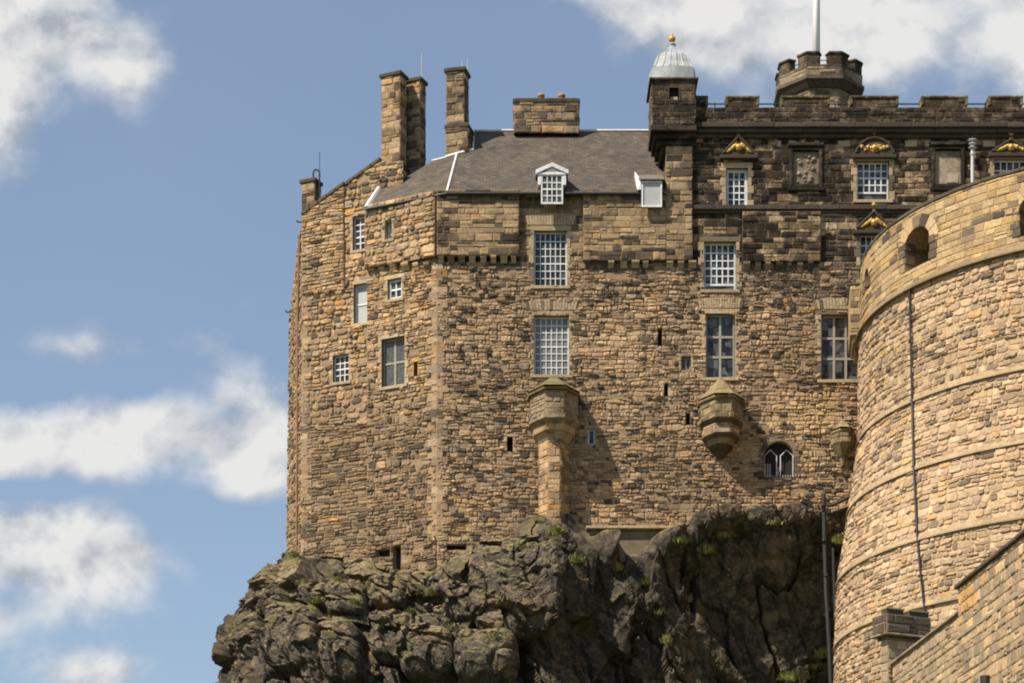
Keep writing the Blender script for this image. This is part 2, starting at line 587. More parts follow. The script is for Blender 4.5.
def masonry(mb, mp, reg, style, colf, rng, d=0.0, holes=(), mortar=MORTAR, grid=None, side=0.0, quoin=None):
    """reg: convex polygon in (u,z); holes: (u0,u1,z0,z1). Adds a mortar bed with the holes cut out, and the stones."""
    reg = ccw(reg)
    S = STY[style]
    u0, u1 = min(p[0] for p in reg), max(p[0] for p in reg)
    z0, z1 = min(p[1] for p in reg), max(p[1] for p in reg)
    holes = [h for h in holes if h[1] > u0 and h[0] < u1 and h[3] > z0 and h[2] < z1]
    # mortar bed
    cu = sorted(set([u0, u1] + [x for h in holes for x in h[:2] if u0 < x < u1] + (list(np.arange(u0, u1, grid)) if grid else [])))
    cz = sorted(set([z0, z1] + [x for h in holes for x in h[2:] if z0 < x < z1] + (list(np.arange(z0, z1, 1.0)) if grid else [])))
    for a, b in zip(cu, cu[1:]):
        for c, e in zip(cz, cz[1:]):
            mu, mz = (a + b) / 2, (c + e) / 2
            if any(h[0] < mu < h[1] and h[2] < mz < h[3] for h in holes):
                continue
            q = clip_poly([(a, c), (b, c), (b, e), (a, e)], reg)
            if len(q) > 2 and area(q) > 1e-5:
                mb.poly([mp(x, y, d) for x, y in q], mortar)
    if side:
        n = len(reg)
        for i in range(n):
            a, b = reg[i], reg[(i + 1) % n]
            mb.poly([mp(a[0], a[1], d - side), mp(b[0], b[1], d - side), mp(b[0], b[1], d), mp(a[0], a[1], d)], colf(*[(a[k] + b[k]) / 2 for k in (0, 1)], rng))
    # stones in courses
    z = z0
    row = 0
    seed = rng.uniform(0, 900)
    while z < z1 - 0.03:
        hz = rng.uniform(*S['row'])
        if z + hz > z1 - 0.08:
            hz = z1 - z
        zt = z + hz
        hs = [h for h in holes if h[3] > z + 0.02 and h[2] < zt - 0.02]
        cuts = sorted(set([u0, u1] + [x for h in hs for x in h[:2] if u0 < x < u1]))

        def wob(u, k):
            if k <= z0 + 1e-6 or k >= z1 - 1e-6:
                return k
            return k + S['wob'] * noise.noise(Vector((u * 0.9, k * 3.0 + seed, seed))) + 0.35 * S['wob'] * noise.noise(Vector((u * 4.0, k * 5.0, seed)))
        for a, b in zip(cuts, cuts[1:]):
            mu = (a + b) / 2
            spans = [(z, zt)]
            for h in hs:
                if h[0] < mu < h[1]:
                    spans = [s for (p, q) in spans for s in ((p, min(q, h[2])), (max(p, h[3]), q)) if s[1] - s[0] > 0.05]
            for p, q in spans:
                u = a - (rng.uniform(0, .2) if a == u0 else 0)
                while u < b - 1e-6:
                    w = S['w'][0] + (S['w'][1] - S['w'][0]) * rng.random() ** 1.6
                    w *= 0.75 + 0.5 * (q - p) / S['row'][1]
                    if u + w > b - 0.12:
                        w = b - u
                    A, B = max(u, a), u + w
                    e = S['wob'] * 0.5
                    sk = rng.uniform(-e, e) * 0.6
                    whole = (p == z and q == zt)
                    lo = (lambda x: wob(x, z)) if p == z else (lambda x: p)
                    hi = (lambda x: wob(x, zt)) if q == zt else (lambda x: q)
                    parts = [(lo, hi)]
                    if whole and rng.random() < S['split'] and hz > 0.2:
                        m_ = z + hz * rng.uniform(.35, .65)
                        mid = lambda x, m_=m_: m_ + 0.3 * S['wob'] * noise.noise(Vector((x, m_ * 9, seed)))
                        parts = [(lo, mid), (mid, hi)]
                    for l_, h_ in parts:
                        ja = sk if A > a + 1e-6 else 0
                        jb = rng.uniform(-e, e) * .6 if B < b - 1e-6 else 0
                        poly = [(A, l_(A)), (B, l_(B)), (B + jb, h_(B)), (A + ja, h_(A))]
                        if B - A > 0.45 and S['rnd'] > .5:
                            poly.insert(1, ((A + B) / 2, l_((A + B) / 2) + rng.uniform(-.02, .02)))
                            poly.insert(4, ((A + B) / 2, h_((A + B) / 2) + rng.uniform(-.02, .02)))
                        poly = clip_poly(poly, reg)
                        if len(poly) < 3 or area(poly) < 0.006:
                            continue
                        cu_, cz_ = (A + B) / 2, (l_(cu_m := (A + B) / 2) + h_(cu_m)) / 2
                        col = colf(cu_, cz_, rng)
                        hh = rng.uniform(*S['h'])
                        if rng.random() < 0.05 and S['rnd'] > .5:
                            hh *= -0.3                    # an eroded stone lying back in its hole
                        stone(mb, mp, poly, d, hh, S['gap'], col, rng, S['rnd'])
                    u += w
        z = zt
        row += 1


def rect(fr, a, b, top, bot):
    """pixel rectangle -> (u0,u1,z0,z1) measured on the frame"""
    ua, ub = fr.u(a), fr.u(b)
    Ym = fr.o.y + fr.t.y * (ua + ub) / 2
    return (ua, ub, zat(bot, Ym), zat(top, Ym))


def rpoly(r):
    return [(r[0], r[2]), (r[1], r[2]), (r[1], r[3]), (r[0], r[3])]


def grow(r, a, b=None, c=None):
    b = a if b is None else b
    c = a if c is None else c
    return (r[0] - a, r[1] + a, r[2] - b, r[3] + c)


def sm(a, b, x):
    t = min(1, max(0, (x - a) / (b - a)))
    return t * t * (3 - 2 * t)


DARKS = [(.050, .043, .036), (.075, .062, .048), (.040, .036, .032), (.10, .082, .062)]


def soot_shade(base, s, rng, soft=0.0):
    """some stones are darkened by soot, weather and the shade painted behind corbels, most are not"""
    if rng.random() < s * .72:
        return lerp3(rng.choice(DARKS), base, rng.uniform(.0, .20) + soft)
    return lerp3(base, (.085, .068, .05), min(.6, s * rng.uniform(0, .45)))


def jit(c, r, a, b):
    k = r.uniform(a, b)
    return tuple(x * k for x in c)


def nz(u, z, s, seed=0.0):
    return noise.noise(Vector((u * s, z * s, seed)))


# ------------------------------------------------------------------ windows
def reveal(mb, fr, r, d0, d1, col, bottom=True):
    u0, u1, z0, z1 = r
    P = fr
    mb.poly([P(u0, z0, d1), P(u0, z1, d1), P(u0, z1, d0), P(u0, z0, d0)], col)
    mb.poly([P(u1, z0, d1), P(u1, z0, d0), P(u1, z1, d0), P(u1, z1, d1)], col)
    mb.poly([P(u0, z1, d1), P(u1, z1, d1), P(u1, z1, d0), P(u0, z1, d0)], col)
    if bottom:
        mb.poly([P(u0, z0, d1), P(u0, z0, d0), P(u1, z0, d0), P(u1, z0, d1)], col)


def window(parent, fr, r, cols, rows, d=-0.22, frame='white', glass='glass', border=.075, bar=.05, sash=True, gap=0.0, name='window', label=None):
    """window part (frame and glazing bars) with its glass as a sub-part"""
    u0, u1, z0, z1 = r
    z0 += gap
    m = MB()
    t = 0.07
    m.box(fr, u0, u0 + border, z0, z1, d - t, d)
    m.box(fr, u1 - border, u1, z0, z1, d - t, d)
    m.box(fr, u0 + border, u1 - border, z1 - border, z1, d - t, d - .003)
    m.box(fr, u0 + border, u1 - border, z0, z0 + border * 1.2, d - t, d - .003)
    a, b, c, e = u0 + border, u1 - border, z0 + border * 1.2, z1 - border
    for i in range(1, cols):
        x = a + (b - a) * i / cols
        m.box(fr, x - bar / 2, x + bar / 2, c, e, d - t * .8, d - .012)
    for j in range(1, rows):
        y = c + (e - c) * j / rows
        w = bar * (1.5 if sash and j == rows // 2 else 1.0)
        m.box(fr, a, b, y - w / 2, y + w / 2, d - t * .8, d - .017)
    if gap:
        m.box(fr, u0, u1, z0 - gap, z0 - gap + .07, d - t, d + .02)
        m.box(fr, u0, u0 + border, z0 - gap + .07, z0, d - t, d + .003)
        m.box(fr, u1 - border, u1, z0 - gap + .07, z0, d - t, d + .003)
    w = m.build(name, M[frame], parent, label=label)
    g = MB()
    g.box(fr, u0 + .01, u1 - .01, r[2] + .01, z1 - .01, d - .12, d - .055)
    g.build('pane', M[glass], w)
    return w


def surround(mb, fr, r, w, colf, rng, d0=-.3, d1=.05, sill=True, lintel=.26):
    """dressed jamb stones, lintel and sill round an opening"""
    u0, u1, z0, z1 = r
    z = z0
    i = 0
    while z < z1 - .02:
        h = rng.uniform(.32, .5)
        if z + h > z1 - .15:
            h = z1 - z
        for sgn, ue in ((-1, u0), (1, u1)):
            L = w * (1.35 if (i + (sgn > 0)) % 2 else .85)
            a, b = (ue - L, ue) if sgn < 0 else (ue, ue + L)
            mb.box(fr, a, b, z + .006, z + h - .006, d0, d1 + rng.uniform(-.008, .008), colf((a + b) / 2, z, rng), .012)
        z += h
        i += 1
    mb.box(fr, u0 - w * 1.1, u1 + w * 1.1, z1 + .004, z1 + lintel, d0, d1 + .01, colf(u0, z1, rng), .012)
    if sill:
        mb.box(fr, u0 - w * .9, u1 + w * .9, z0 - .16, z0 - .004, d0, d1 + .05, colf(u1, z0, rng), .012)


# ------------------------------------------------------------------ ground far below the crag
def ground():
    m = MB()
    S = 4000
    m.poly([(-S, -S, 0), (S, -S, 0), (S, S, 0), (-S, S, 0)])
    tag(m.build('ground', M['ground']), 'green parkland far below the castle rock', kind='structure')
    m = MB()
    n = 60
    pts, fs = [], []
    for i in range(n + 1):
        for j in range(n + 1):
            x, y = -120 + 260 * i / n, 20 + 220 * j / n
            r = math.hypot((x - 10) / 95, (y - 130) / 85)
            z = 15.0 * sm(1.0, 0.25, r) + 0.5 * noise.noise(Vector((x * .07, y * .07, 2))) * sm(1.0, .5, r) - .3
            pts.append((x, y, z))
    for i in range(n):
        for j in range(n):
            a = i * (n + 1) + j
            fs.append([a, a + n + 1, a + n + 2, a + 1])
    m.add(pts, fs)
    tag(m.build('hillside', M['ground'], smooth=True), 'grassy slope rising to the foot of the rock', kind='structure')


ground()

# ------------------------------------------------------------------ the palace
FA = Frame((0, Y0), (1, 0))
YB = Y0 + 1.9
FAB = through(367, YB, 437, Y0)
FB = through(303, Y0 + 4.8, 367, YB + 1.3)
FD = through(287, Y0 + 10.5, 303, Y0 + 4.8)
palace = thing('castle_palace', 'tall tan rubble stone palace with slate roof, chimneys and battlements on the crag', 'castle', (xat(520, Y0), Y0 + 3, zat(560, Y0)))


def soot_main(px, py):
    s = 0.12
    if px > 690 and py < 292:
        s = 0.66
        if py < 205:
            s = 0.60
        if 742 < px < 820 and 214 < py < 258:
            s = 0.42
        if px < 742 and py > 212:
            s = 0.55
        if 820 < px and py > 206:
            s = .72
    elif px > 664 and py < 150:
        s = 0.75
    elif py < 262:
        s = 0.20
        if 519 < px < 583:
            s = 0.42
        if px >= 583:
            s = 0.30
        if py < 206:
            s += 0.25
    else:
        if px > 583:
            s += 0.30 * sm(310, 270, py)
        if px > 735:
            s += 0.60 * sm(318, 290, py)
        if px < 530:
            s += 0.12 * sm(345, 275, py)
        if py > 430:
            s += 0.06
    return s


def col_main(u, z, rng, pal='rubble'):
    px, py = pix(FA(u, z))
    s = soot_main(px, py)
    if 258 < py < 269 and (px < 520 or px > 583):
        s += .45  # darker stones paint in the shade of the gaps behind the corbels
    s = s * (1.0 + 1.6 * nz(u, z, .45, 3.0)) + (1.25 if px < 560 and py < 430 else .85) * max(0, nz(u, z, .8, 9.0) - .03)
    if py < 262:
        pal = 'ashlar'
    c = pick(pal, rng)
    if py < 258 and px < 700:
        c = lerp3(c, jit((.355, .27, .135), rng, .8, 1.15), .28)
    k = 1.06 + .30 * nz(u, z, .26, 5.5) + .22 * nz(u, z, .8, 15.5)
    if nz(u, z, .5, 33) > .25 and py > 262:
        pal = 'ochre'
        c = lerp3(c, pick('ochre', rng), .6)
    for (a, b, t, bo, pc) in ((461, 475, 498, 541, (.45, .32, .155)), (600, 640, 330, 372, (.39, .285, .175)), (770, 838, 392, 432, (.38, .28, .15)), (486, 526, 300, 352, (.375, .27, .17)), (640, 676, 452, 500, (.24, .18, .125))):
        if a < px < b and t < py < bo:
            c = lerp3(c, jit(pc, rng, .85, 1.12), .65)
            s *= .5
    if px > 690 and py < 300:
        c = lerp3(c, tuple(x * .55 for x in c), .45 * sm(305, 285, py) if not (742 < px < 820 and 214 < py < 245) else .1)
        if rng.random() < (.62 if nz(u, z, .45, 21) > .0 else .12) and py < 262:
            return jit(rng.choice([(.46, .365, .23), (.40, .31, .19), (.34, .26, .165)]), rng, .8, 1.15)
        if py < 262:
            return jit(rng.choice([(.038, .032, .026), (.055, .045, .035), (.09, .072, .052), (.14, .11, .075), (.06, .048, .036)]), rng, .8, 1.2)
        elif 742 < px < 830 and 205 < py < 260 and rng.random() < .25:
            c = (.25, .14, .105)
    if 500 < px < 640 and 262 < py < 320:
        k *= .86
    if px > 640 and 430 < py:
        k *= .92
    c = tuple(x * k for x in c)
    return soot_shade(c, max(.02, s), rng)


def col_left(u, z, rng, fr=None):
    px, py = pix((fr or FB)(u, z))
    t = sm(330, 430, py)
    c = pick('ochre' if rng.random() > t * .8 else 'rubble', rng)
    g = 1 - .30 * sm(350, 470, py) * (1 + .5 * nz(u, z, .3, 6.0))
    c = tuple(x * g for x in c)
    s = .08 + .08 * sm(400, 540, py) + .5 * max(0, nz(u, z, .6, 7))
    return soot_shade(c, s, rng, .1)


rng = random.Random(11)
# openings on the main front (pixel rectangles on the plane of the front)
WIN = {
    'tall_upper': (534, 567, 231, 286), 'tall_lower': (534, 569, 316, 375), 'upper_right': (704, 736, 242, 290), 'mullion_mid': (706, 735, 314, 378),
    'mullion_right': (821, 860, 315, 380), 'arched': (764, 794, 441, 477), 'top_left': (726, 748, 168, 208), 'top_mid': (857, 889, 161, 200),
    'top_right': (994, 1028, 159, 196), 'hall_right': (860, 890, 234, 280),
}
SLITS = {'a': (507, 513, 437, 452), 'b': (588, 595, 429, 445), 'c': (658, 662, 329, 346), 'd': (681, 691, 357, 370), 'e': (664, 668, 384, 396), 'f': (686, 690, 413, 425), 'g': (447, 466, 545, 550)}  # g is a black slot painting the shade under the overhanging wall foot
RW = {k: rect(FA, *v) for k, v in WIN.items()}
RS = {k: rect(FA, *v) for k, v in SLITS.items()}
HOLES = list(RW.values()) + list(RS.values())
BLANK = {'l': rect(FA, 793, 819, 151, 184), 'r': rect(FA, 935, 961, 150, 184)}
HOLES += list(BLANK.values())


def A(px0, px1, top, bot):
    return rpoly(rect(FA, px0, px1, top, bot))


def reg(fr, pts):
    return [fr.uz(*p) for p in pts]


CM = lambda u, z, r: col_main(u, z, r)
front = MB()
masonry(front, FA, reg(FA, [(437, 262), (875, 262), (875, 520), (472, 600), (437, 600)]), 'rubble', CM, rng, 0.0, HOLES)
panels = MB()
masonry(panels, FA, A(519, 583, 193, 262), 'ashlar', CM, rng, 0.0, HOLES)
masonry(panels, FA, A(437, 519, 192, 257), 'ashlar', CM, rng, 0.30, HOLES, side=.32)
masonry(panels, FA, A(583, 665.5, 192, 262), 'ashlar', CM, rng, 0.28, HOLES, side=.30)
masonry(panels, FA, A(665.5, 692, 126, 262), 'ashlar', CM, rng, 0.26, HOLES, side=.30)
upper = MB()
masonry(upper, FA, A(692, 742, 126, 262), 'ashlar', CM, rng, 0.0, HOLES)
masonry(upper, FA, A(742, 1060, 126, 262), 'ashlar', CM, rng, -0.02, HOLES)
masonry(upper, FA, A(742, 820, 213, 263), 'ashlar', CM, rng, 0.24, (), side=.28)
# reveals of every opening
for k, r in list(RW.items()) + list(RS.items()) + list(BLANK.items()):
    reveal(front, FA, r, 0.02, -0.45, (.20, .155, .10))
# surrounds
DRESS = lambda u, z, r: soot_shade(jit((.37, .29, .185), r, .9, 1.1), soot_main(*pix(FA(u, z))) * .55, r, .15)
for k in ('tall_upper', 'tall_lower'):
    surround(front, FA, RW[k], .20, DRESS, rng)
for k in ('upper_right', 'mullion_mid', 'mullion_right', 'top_left', 'top_mid', 'top_right', 'hall_right'):
    surround(front, FA, RW[k], .22, DRESS, rng)
for k in 'abde':
    surround(front, FA, RS[k], .13, DRESS, rng, lintel=.16, sill=False)
front.build('wall', M['stone'], palace, label='sunlit tan rubble front wall')
panels.build('wall', M['stain'], palace, label='squared stone panels under the slate roof')
upper.build('wall', M['soot'], palace, label='soot blackened upper wall on the right')

# corbels, string courses, cornice
def corbels(fr, pa, pb, top, bot, step, d, colf, seed):
    r_ = random.Random(seed)
    x, d_full = pa, d
    while x < pb - step * .4:
        d = d_full * r_.uniform(.62, 1.0)
        w = step * r_.uniform(.40, .66)
        if r_.random() < .09:
            x += step
            continue
        u0, u1, z0, z1 = rect(fr, x, x + w, top, bot)
        c = colf(u0, z1, r_)
        zm = (z0 + z1) / 2
        prof = [(z0, .0), (z0 + .02, d * .3), (z0 + (zm - z0) * .6, d * .52), (zm, d * .62), (zm + .02, d * .85), (zm + (z1 - zm) * .5, d), (z1, d), (z1, -.05), (z0, -.05)]
        cb = MB()
        n = len(prof)
        cb.add([fr(u0, a, b) for a, b in prof] + [fr(u1, a, b) for a, b in prof],
               [[i, (i + 1) % n, n + (i + 1) % n, n + i] for i in range(n)] + [list(range(n))[::-1], list(range(n, 2 * n))], c)
        cb.build('corbel', M['stone'], palace)
        x += step * r_.uniform(.92, 1.08)


def CORB(u, z, r):
    return soot_shade((.36, .29, .19), .35, r, .1)


corbels(FA, 438, 520, 257, 264, 10.5, .33, CORB, 3)
corbels(FA, 585, 702, 262, 269, 11.5, .33, CORB, 4)
corbels(FA, 743, 820, 263, 271, 11, .30, lambda u, z, r: soot_shade((.2, .16, .11), .6, r), 5)
corbels(FAB, 368, 437, 263.5, 271, 11.5, .30, lambda u, z, r: pick('ochre', r), 6)
corbels(FB, 306, 346, 292, 298, 10, .27, lambda u, z, r: pick('ochre', r), 7)

def course(fr, pa, pb, top, bot, d0, d1, colf, seed, L=(1.0, 1.8), ch=.03, name='string_course'):
    tr = MB()
    r_ = random.Random(seed)
    u0, u1, z0, z1 = rect(fr, pa, pb, top, bot)
    u = u0
    while u < u1 - .01:
        w = r_.uniform(*L)
        if u + w > u1 - .4:
            w = u1 - u
        tr.box(fr, u + .004, u + w - .004, z0 + r_.uniform(0, .012), z1 - r_.uniform(0, .012), d0, d1 + r_.uniform(-.012, .012), colf(u, z0, r_), ch)
        u += w
    tr.build(name, M['stone'], palace)


BLK = lambda u, z, r: jit((.062, .052, .042), r, .8, 1.25)
BLK2 = lambda u, z, r: soot_shade(jit((.24, .19, .125), r, .8, 1.2), .5, r)
course(FA, 692, 1060, 206, 211, -.1, .22, BLK, 21)
course(FA, 692, 1060, 211, 214, -.1, .12, BLK, 22)
course(FA, 668, 1060, 126, 131, -.1, .50, BLK, 23, name='cornice')
course(FA, 668, 1060, 131, 135, -.1, .36, BLK, 24, name='cornice')
course(FA, 692, 1060, 135, 139, -.1, .18, BLK, 25, name='cornice')
for x in (737, 777, 789, 801, 815, 838, 863, 878, 905, 925, 948, 983):       # pale blocks under the cornice
    w = random.Random(x).choice((4, 7, 12))
    r_ = rect(FA, x, x + w, 141, 147)
    tr = MB()
    tr.box(FA, *r_, -.1, .06, (.34, .285, .195), .015)
    tr.build('frieze_block', M['stone'], palace)
course(FA, 437, 519, 192.2, 195, -.1, .40, BLK2, 27)
course(FAB, 367, 437, 205, 207, -.1, .22, BLK2, 28)
# relieving arches of thin voussoirs over some windows
for k, top in (('mullion_mid', 300), ('mullion_right', 301), ('tall_upper', 216), ('tall_lower', 302)):
    tr = MB()
    u0, u1, z0, z1 = RW[k]
    r_ = random.Random(k)
    n = 17
    for i in range(n):
        a = u0 - .35 + (u1 - u0 + .7) * i / n
        b = u0 - .35 + (u1 - u0 + .7) * (i + 1) / n
        lean = ((i + .5) / n - .5) * .22
        zb, zt = z1 + .30, zat(top, Y0) + .12 * math.cos((i / n - .5) * 3)
        c = DRESS(a, zt, r_)
        q = [(a + .01, zb), (b - .01, zb), (b - .01 + lean, zt), (a + .01 + lean, zt)]
        tr.add([FA(*p, .02) for p in q] + [FA(*p, .08) for p in q], [[0, 1, 5, 4], [1, 2, 6, 5], [2, 3, 7, 6], [3, 0, 4, 7], [4, 5, 6, 7]], c)
    tr.build('relieving_arch', M['stone'], palace)

# parapet and merlons
pa = MB()
PARC = lambda u, z, r: soot_shade(jit((.135, .108, .074), r, .75, 1.2), .5, r)
masonry(pa, FA, A(694, 1060, 110, 126), 'ashlar', PARC, rng, 0.30, (), side=.75)
parapet = pa.build('parapet', M['soot'], palace)
for i, (a, b, t) in enumerate([(694, 707, 98.4), (726, 758, 98.4), (781, 828.5, 98.4), (850, 897, 98.3), (921, 966, 98.3), (988, 1021, 98.3), (1044, 1060, 98.3)]):
    me_ = MB()
    masonry(me_, FA, A(a + .8, b - .8, t + 2, 110), 'ashlar', PARC, rng, 0.28, (), side=.72)
    u0, u1, z0, z1 = rect(FA, a, b, t, t + 2)
    lic = (.25, .215, .115)
    me_.box(FA, u0 - .04, u1 + .04, z0 - .02, z1, -.48, .36, lic, .03)
    me_.box(FA, u0 - .03, u0 + .10, z0 - .38, z0 - .025, -.46, .34, lic, .02)
    me_.box(FA, u1 - .10, u1 + .03, z0 - .38, z0 - .025, -.46, .34, lic, .02)
    me_.build('merlon', M['soot'], palace)
rl = MB()
for py in (104,):
    rl.tube([ray(694, py, Y0 + .3), ray(1060, py, Y0 + .3)], .035, 6)
for px in range(715, 1060, 30):
    rl.tube([ray(px, 111, Y0 + .3), ray(px, 103, Y0 + .3)], .03, 6)
rl.build('railing', M['dark'], palace)

# windows of the main front
window(palace, FA, RW['tall_upper'], 6, 7, bar=.044)
window(palace, FA, RW['tall_lower'], 6, 8, bar=.046, glass='net', label='tall white window of many small panes with pale net curtain')
window(palace, FA, RW['upper_right'], 5, 5, bar=.06, border=.09, gap=.30)
window(palace, FA, RW['mullion_mid'], 2, 3, d=-.2, frame='greyframe', bar=.12, border=.09, sash=False)
window(palace, FA, RW['mullion_right'], 3, 3, d=-.2, frame='greyframe', bar=.12, border=.09, sash=False)
window(palace, FA, RW['top_left'], 3, 5, bar=.055, border=.16)
window(palace, FA, RW['top_mid'], 5, 4, bar=.06, gap=.42)
window(palace, FA, RW['top_right'], 5, 4, bar=.06)
window(palace, FA, RW['hall_right'], 5, 5, bar=.055)


def slit(fr, r, d=-.4, mat='void', name='slit'):
    m = MB()
    m.box(fr, r[0] - .01, r[1] + .01, r[2] - .01, r[3] + .01, d - .1, d)
    return m.build(name, M[mat], palace)


for k, r in RS.items():
    if k == 'b':
        window(palace, FA, r, 1, 1, d=-.1, border=.07)
    elif k == 'd':
        window(palace, FA, r, 2, 1, d=-.15, frame='greyframe', border=.08, bar=.12)
    else:
        slit(FA, r)

# arched twin-light window
u0, u1, z0, z1 = RW['arched']
zs = z0 + (z1 - z0) * .55
m = MB()
n = 14
uc, hw = (u0 + u1) / 2, (u1 - u0) / 2
arc = [(uc - hw * math.cos(math.pi * i / n), zs + (z1 - zs) * math.sin(math.pi * i / n)) for i in range(n + 1)]
for i in range(n):                                                     # spandrels and soffit of the arch
    a, b = arc[i], arc[i + 1]
    c = DRESS(a[0], z1, rng)
    m.poly([FA(a[0], a[1], .045), FA(b[0], b[1], .045), FA(b[0], z1 + .02, .045), FA(a[0], z1 + .02, .045)], c)
    m.poly([FA(a[0], a[1], .045), FA(a[0], a[1], -.45), FA(b[0], b[1], -.45), FA(b[0], b[1], .045)], c)
for i in range(9):                                                     # hood of voussoirs
    t0, t1 = math.pi * i / 9, math.pi * (i + 1) / 9
    q = [(uc - math.cos(t) * (hw + e), zs + math.sin(t) * (z1 - zs + e)) for t, e in ((t0, .0), (t1, .0), (t1, .28), (t0, .28))]
    c = soot_shade((.20, .16, .11), .35, rng)
    m.add([FA(*p, .0) for p in q] + [FA(*p, .075) for p in q], [[0, 3, 7, 4], [1, 0, 4, 5], [2, 1, 5, 6], [3, 2, 6, 7], [7, 6, 5, 4]], c)
for sg, ue in ((-1, u0), (1, u1)):
    z = z0
    for i in range(4):
        h = (zs - z0) / 4
        L = .30 if i % 2 else .55
        a, b = (ue - L, ue) if sg < 0 else (ue, ue + L)
        m.box(FA, a, b, z + .005, z + h - .005, -.3, .06, soot_shade((.13, .10, .075), .6, rng), .012)
        z += h
m.box(FA, u0 - .1, u1 + .1, z0 - .2, z0, -.3, .08, (.06, .052, .042), .015)
m.box(FA, uc - .10, uc + .10, z0, z0 + (zs - z0) * .55, -.35, -.22, (.20, .155, .12), .02)
aw = m.build('window_surround', M['stone'], palace, label='blackened round-arched stone surround of the small low window')
m = MB()
for a, b in ((u0 + .03, uc - .10), (uc + .10, u1 - .03)):
    mid = (a + b) / 2
    zt = zs + .12
    m.tube([FA(a, z0 + .03, -.2), FA(a, zt, -.2), FA(mid, zt + .32, -.2), FA(b, zt, -.2), FA(b, z0 + .03, -.2)], .028, 6)
    m.tube([FA(a, z0 + .05, -.2), FA(b, z0 + .05, -.2)], .025, 6)
    for q in range(1, 5):
        x = a + (b - a) * q / 5
        m.tube([FA(x, z0 + .03, -.21), FA(x, z0 + .16, -.21)], .014, 5)
for q in range(3):
    x = u0 + .1 + q * .12
    m.tube([FA(x, z0 + .05, -.2), FA(x, z0 + .75, -.2)], .02, 5)
wf = m.build('window', M['white'], palace, label='twin pointed white lights set in the dark arched opening')
m = MB()
m.box(FA, u0 - .01, u1 + .01, z0 - .01, z1 + .01, -.44, -.36)
m.build('pane', M['void'], wf)

# carved blank panels
for k, r in BLANK.items():
    m = MB()
    u0, u1, z0, z1 = r
    dk = BLK(0, 0, rng)
    for (a, b, c, e, d1) in ((u0 - .2, u0, z0 - .2, z1 + .2, .10), (u1, u1 + .2, z0 - .2, z1 + .2, .10), (u0 - .28, u1 + .28, z1 + .2, z1 + .40, .18),
                             (u0 - .28, u1 + .28, z0 - .40, z0 - .2, .14), (u0, u1, z1, z1 + .2, .10), (u0, u1, z0 - .2, z0, .10)):
        m.box(FA, a, b, c, e, -.1, d1, jit(dk, rng, .7, 1.4), .04)
    fm = m.build('carved_panel', M['soot'], palace)
    m = MB()
    m.box(FA, u0 - .01, u1 + .01, z0 - .01, z1 + .01, -.40, -.10, (.30, .25, .185) if k == 'r' else (.20, .17, .125))
    rr = random.Random(k)
    if k == 'l':
        for i in range(26):                                            # worn relief
            a, b = rr.uniform(u0 + .2, u1 - .2), rr.uniform(z0 + .15, z1 - .15)
            s = rr.uniform(.06, .17)
            cpt = FA(a, b, -.15)
            m.lathe((cpt.x, cpt.y), [(s * .9, b - s * .6), (s, b), (s * .5, b + s * .6)], 8, col=jit((.20, .17, .125), rr, .8, 1.5))
    else:
        m.box(FA, (u0 + u1) / 2, u1 - .12, z0 + .1, zat(172, Y0), -.2, -.07, (.38, .33, .25), .01)
    m.build('relief', M['stain'], fm)


# gilded pediments over the windows
def pediment(px0, px1, py_base, py_top, kind, seed):
    rr = random.Random(seed)
    u0, u1, zb, zt = rect(FA, px0, px1, py_top, py_base)
    uc = (u0 + u1) / 2
    m = MB()
    if kind == 'tri':
        out = [(u0, zb), (u1, zb), (uc, zt)]
        rim = [(u0, zb), (uc, zt), (u1, zb)]
    else:
        rim = [(uc - (uc - u0) * math.cos(math.pi * (.12 + .76 * i / 10)) / math.cos(math.pi * .12), zb + (zt - zb) * (math.sin(math.pi * (.12 + .76 * i / 10)) - .37) / .63) for i in range(11)]
        out = rim[::-1]
    out = ccw(out)
    n = len(out)
    m.add([FA(*p, -.05) for p in out] + [FA(*p, .20) for p in out], [[n + i for i in range(n)]] + [[i, (i + 1) % n, n + (i + 1) % n, n + i] for i in range(n)], (.05, .042, .03))
    for a, b in zip(rim, rim[1:]):
        m.tube([FA(a[0], a[1] + .05, .22), FA(b[0], b[1] + .05, .22)], .07, 6, (.06, .05, .04))
    m.box(FA, u0 - .15, u1 + .15, zb - .22, zb - .02, -.1, .26, (.055, .046, .036), .03)
    p = m.build('pediment', M['stone'], palace)
    g = MB()
    h = zt - zb

    def blob(a, b, s, d=.20):
        c = FA(a, b, d)
        g.lathe((c.x, c.y), [(s * .1, b - s), (s * .7, b - s * .7), (s, b), (s * .7, b + s * .7), (s * .1, b + s)], 10)
    blob(uc, zb + h * .40, .20 if kind == 'tri' else .17)
    if kind == 'tri':
        for sg in (-1, 1):
            for q in range(6):
                t = q / 6
                blob(uc + sg * (u1 - uc) * (.18 + .62 * t), zb + h * (.42 * (1 - t) + .10), .12 * (1 - .4 * t) * rr.uniform(.8, 1.2))
            g.tube([FA(uc + sg * .12, zb + h * .7, .21), FA(uc + sg * (u1 - uc) * .85, zb + h * .12, .21)], .035, 6)
    else:
        for q in range(9):
            blob(u0 + (u1 - u0) * (.16 + .68 * q / 8), zb + h * rr.uniform(.12, .35) + .1, rr.uniform(.07, .12))
        for q in range(12):
            a = math.pi * (.2 + .6 * q / 11)
            g.tube([FA(uc, zb + .1, .21), FA(uc - (uc - u0) * .75 * math.cos(a), zb + h * .7 * math.sin(a), .21)], .018, 5)
    c = FA(uc, 0, .1)
    g.lathe((c.x, c.y), [(.05, zt - .05), (.13, zt + .12), (.07, zt + .22), (.17, zt + .38), (.03, zt + .6)], 10)
    g.build('gilt_ornament', M['gold'], p)


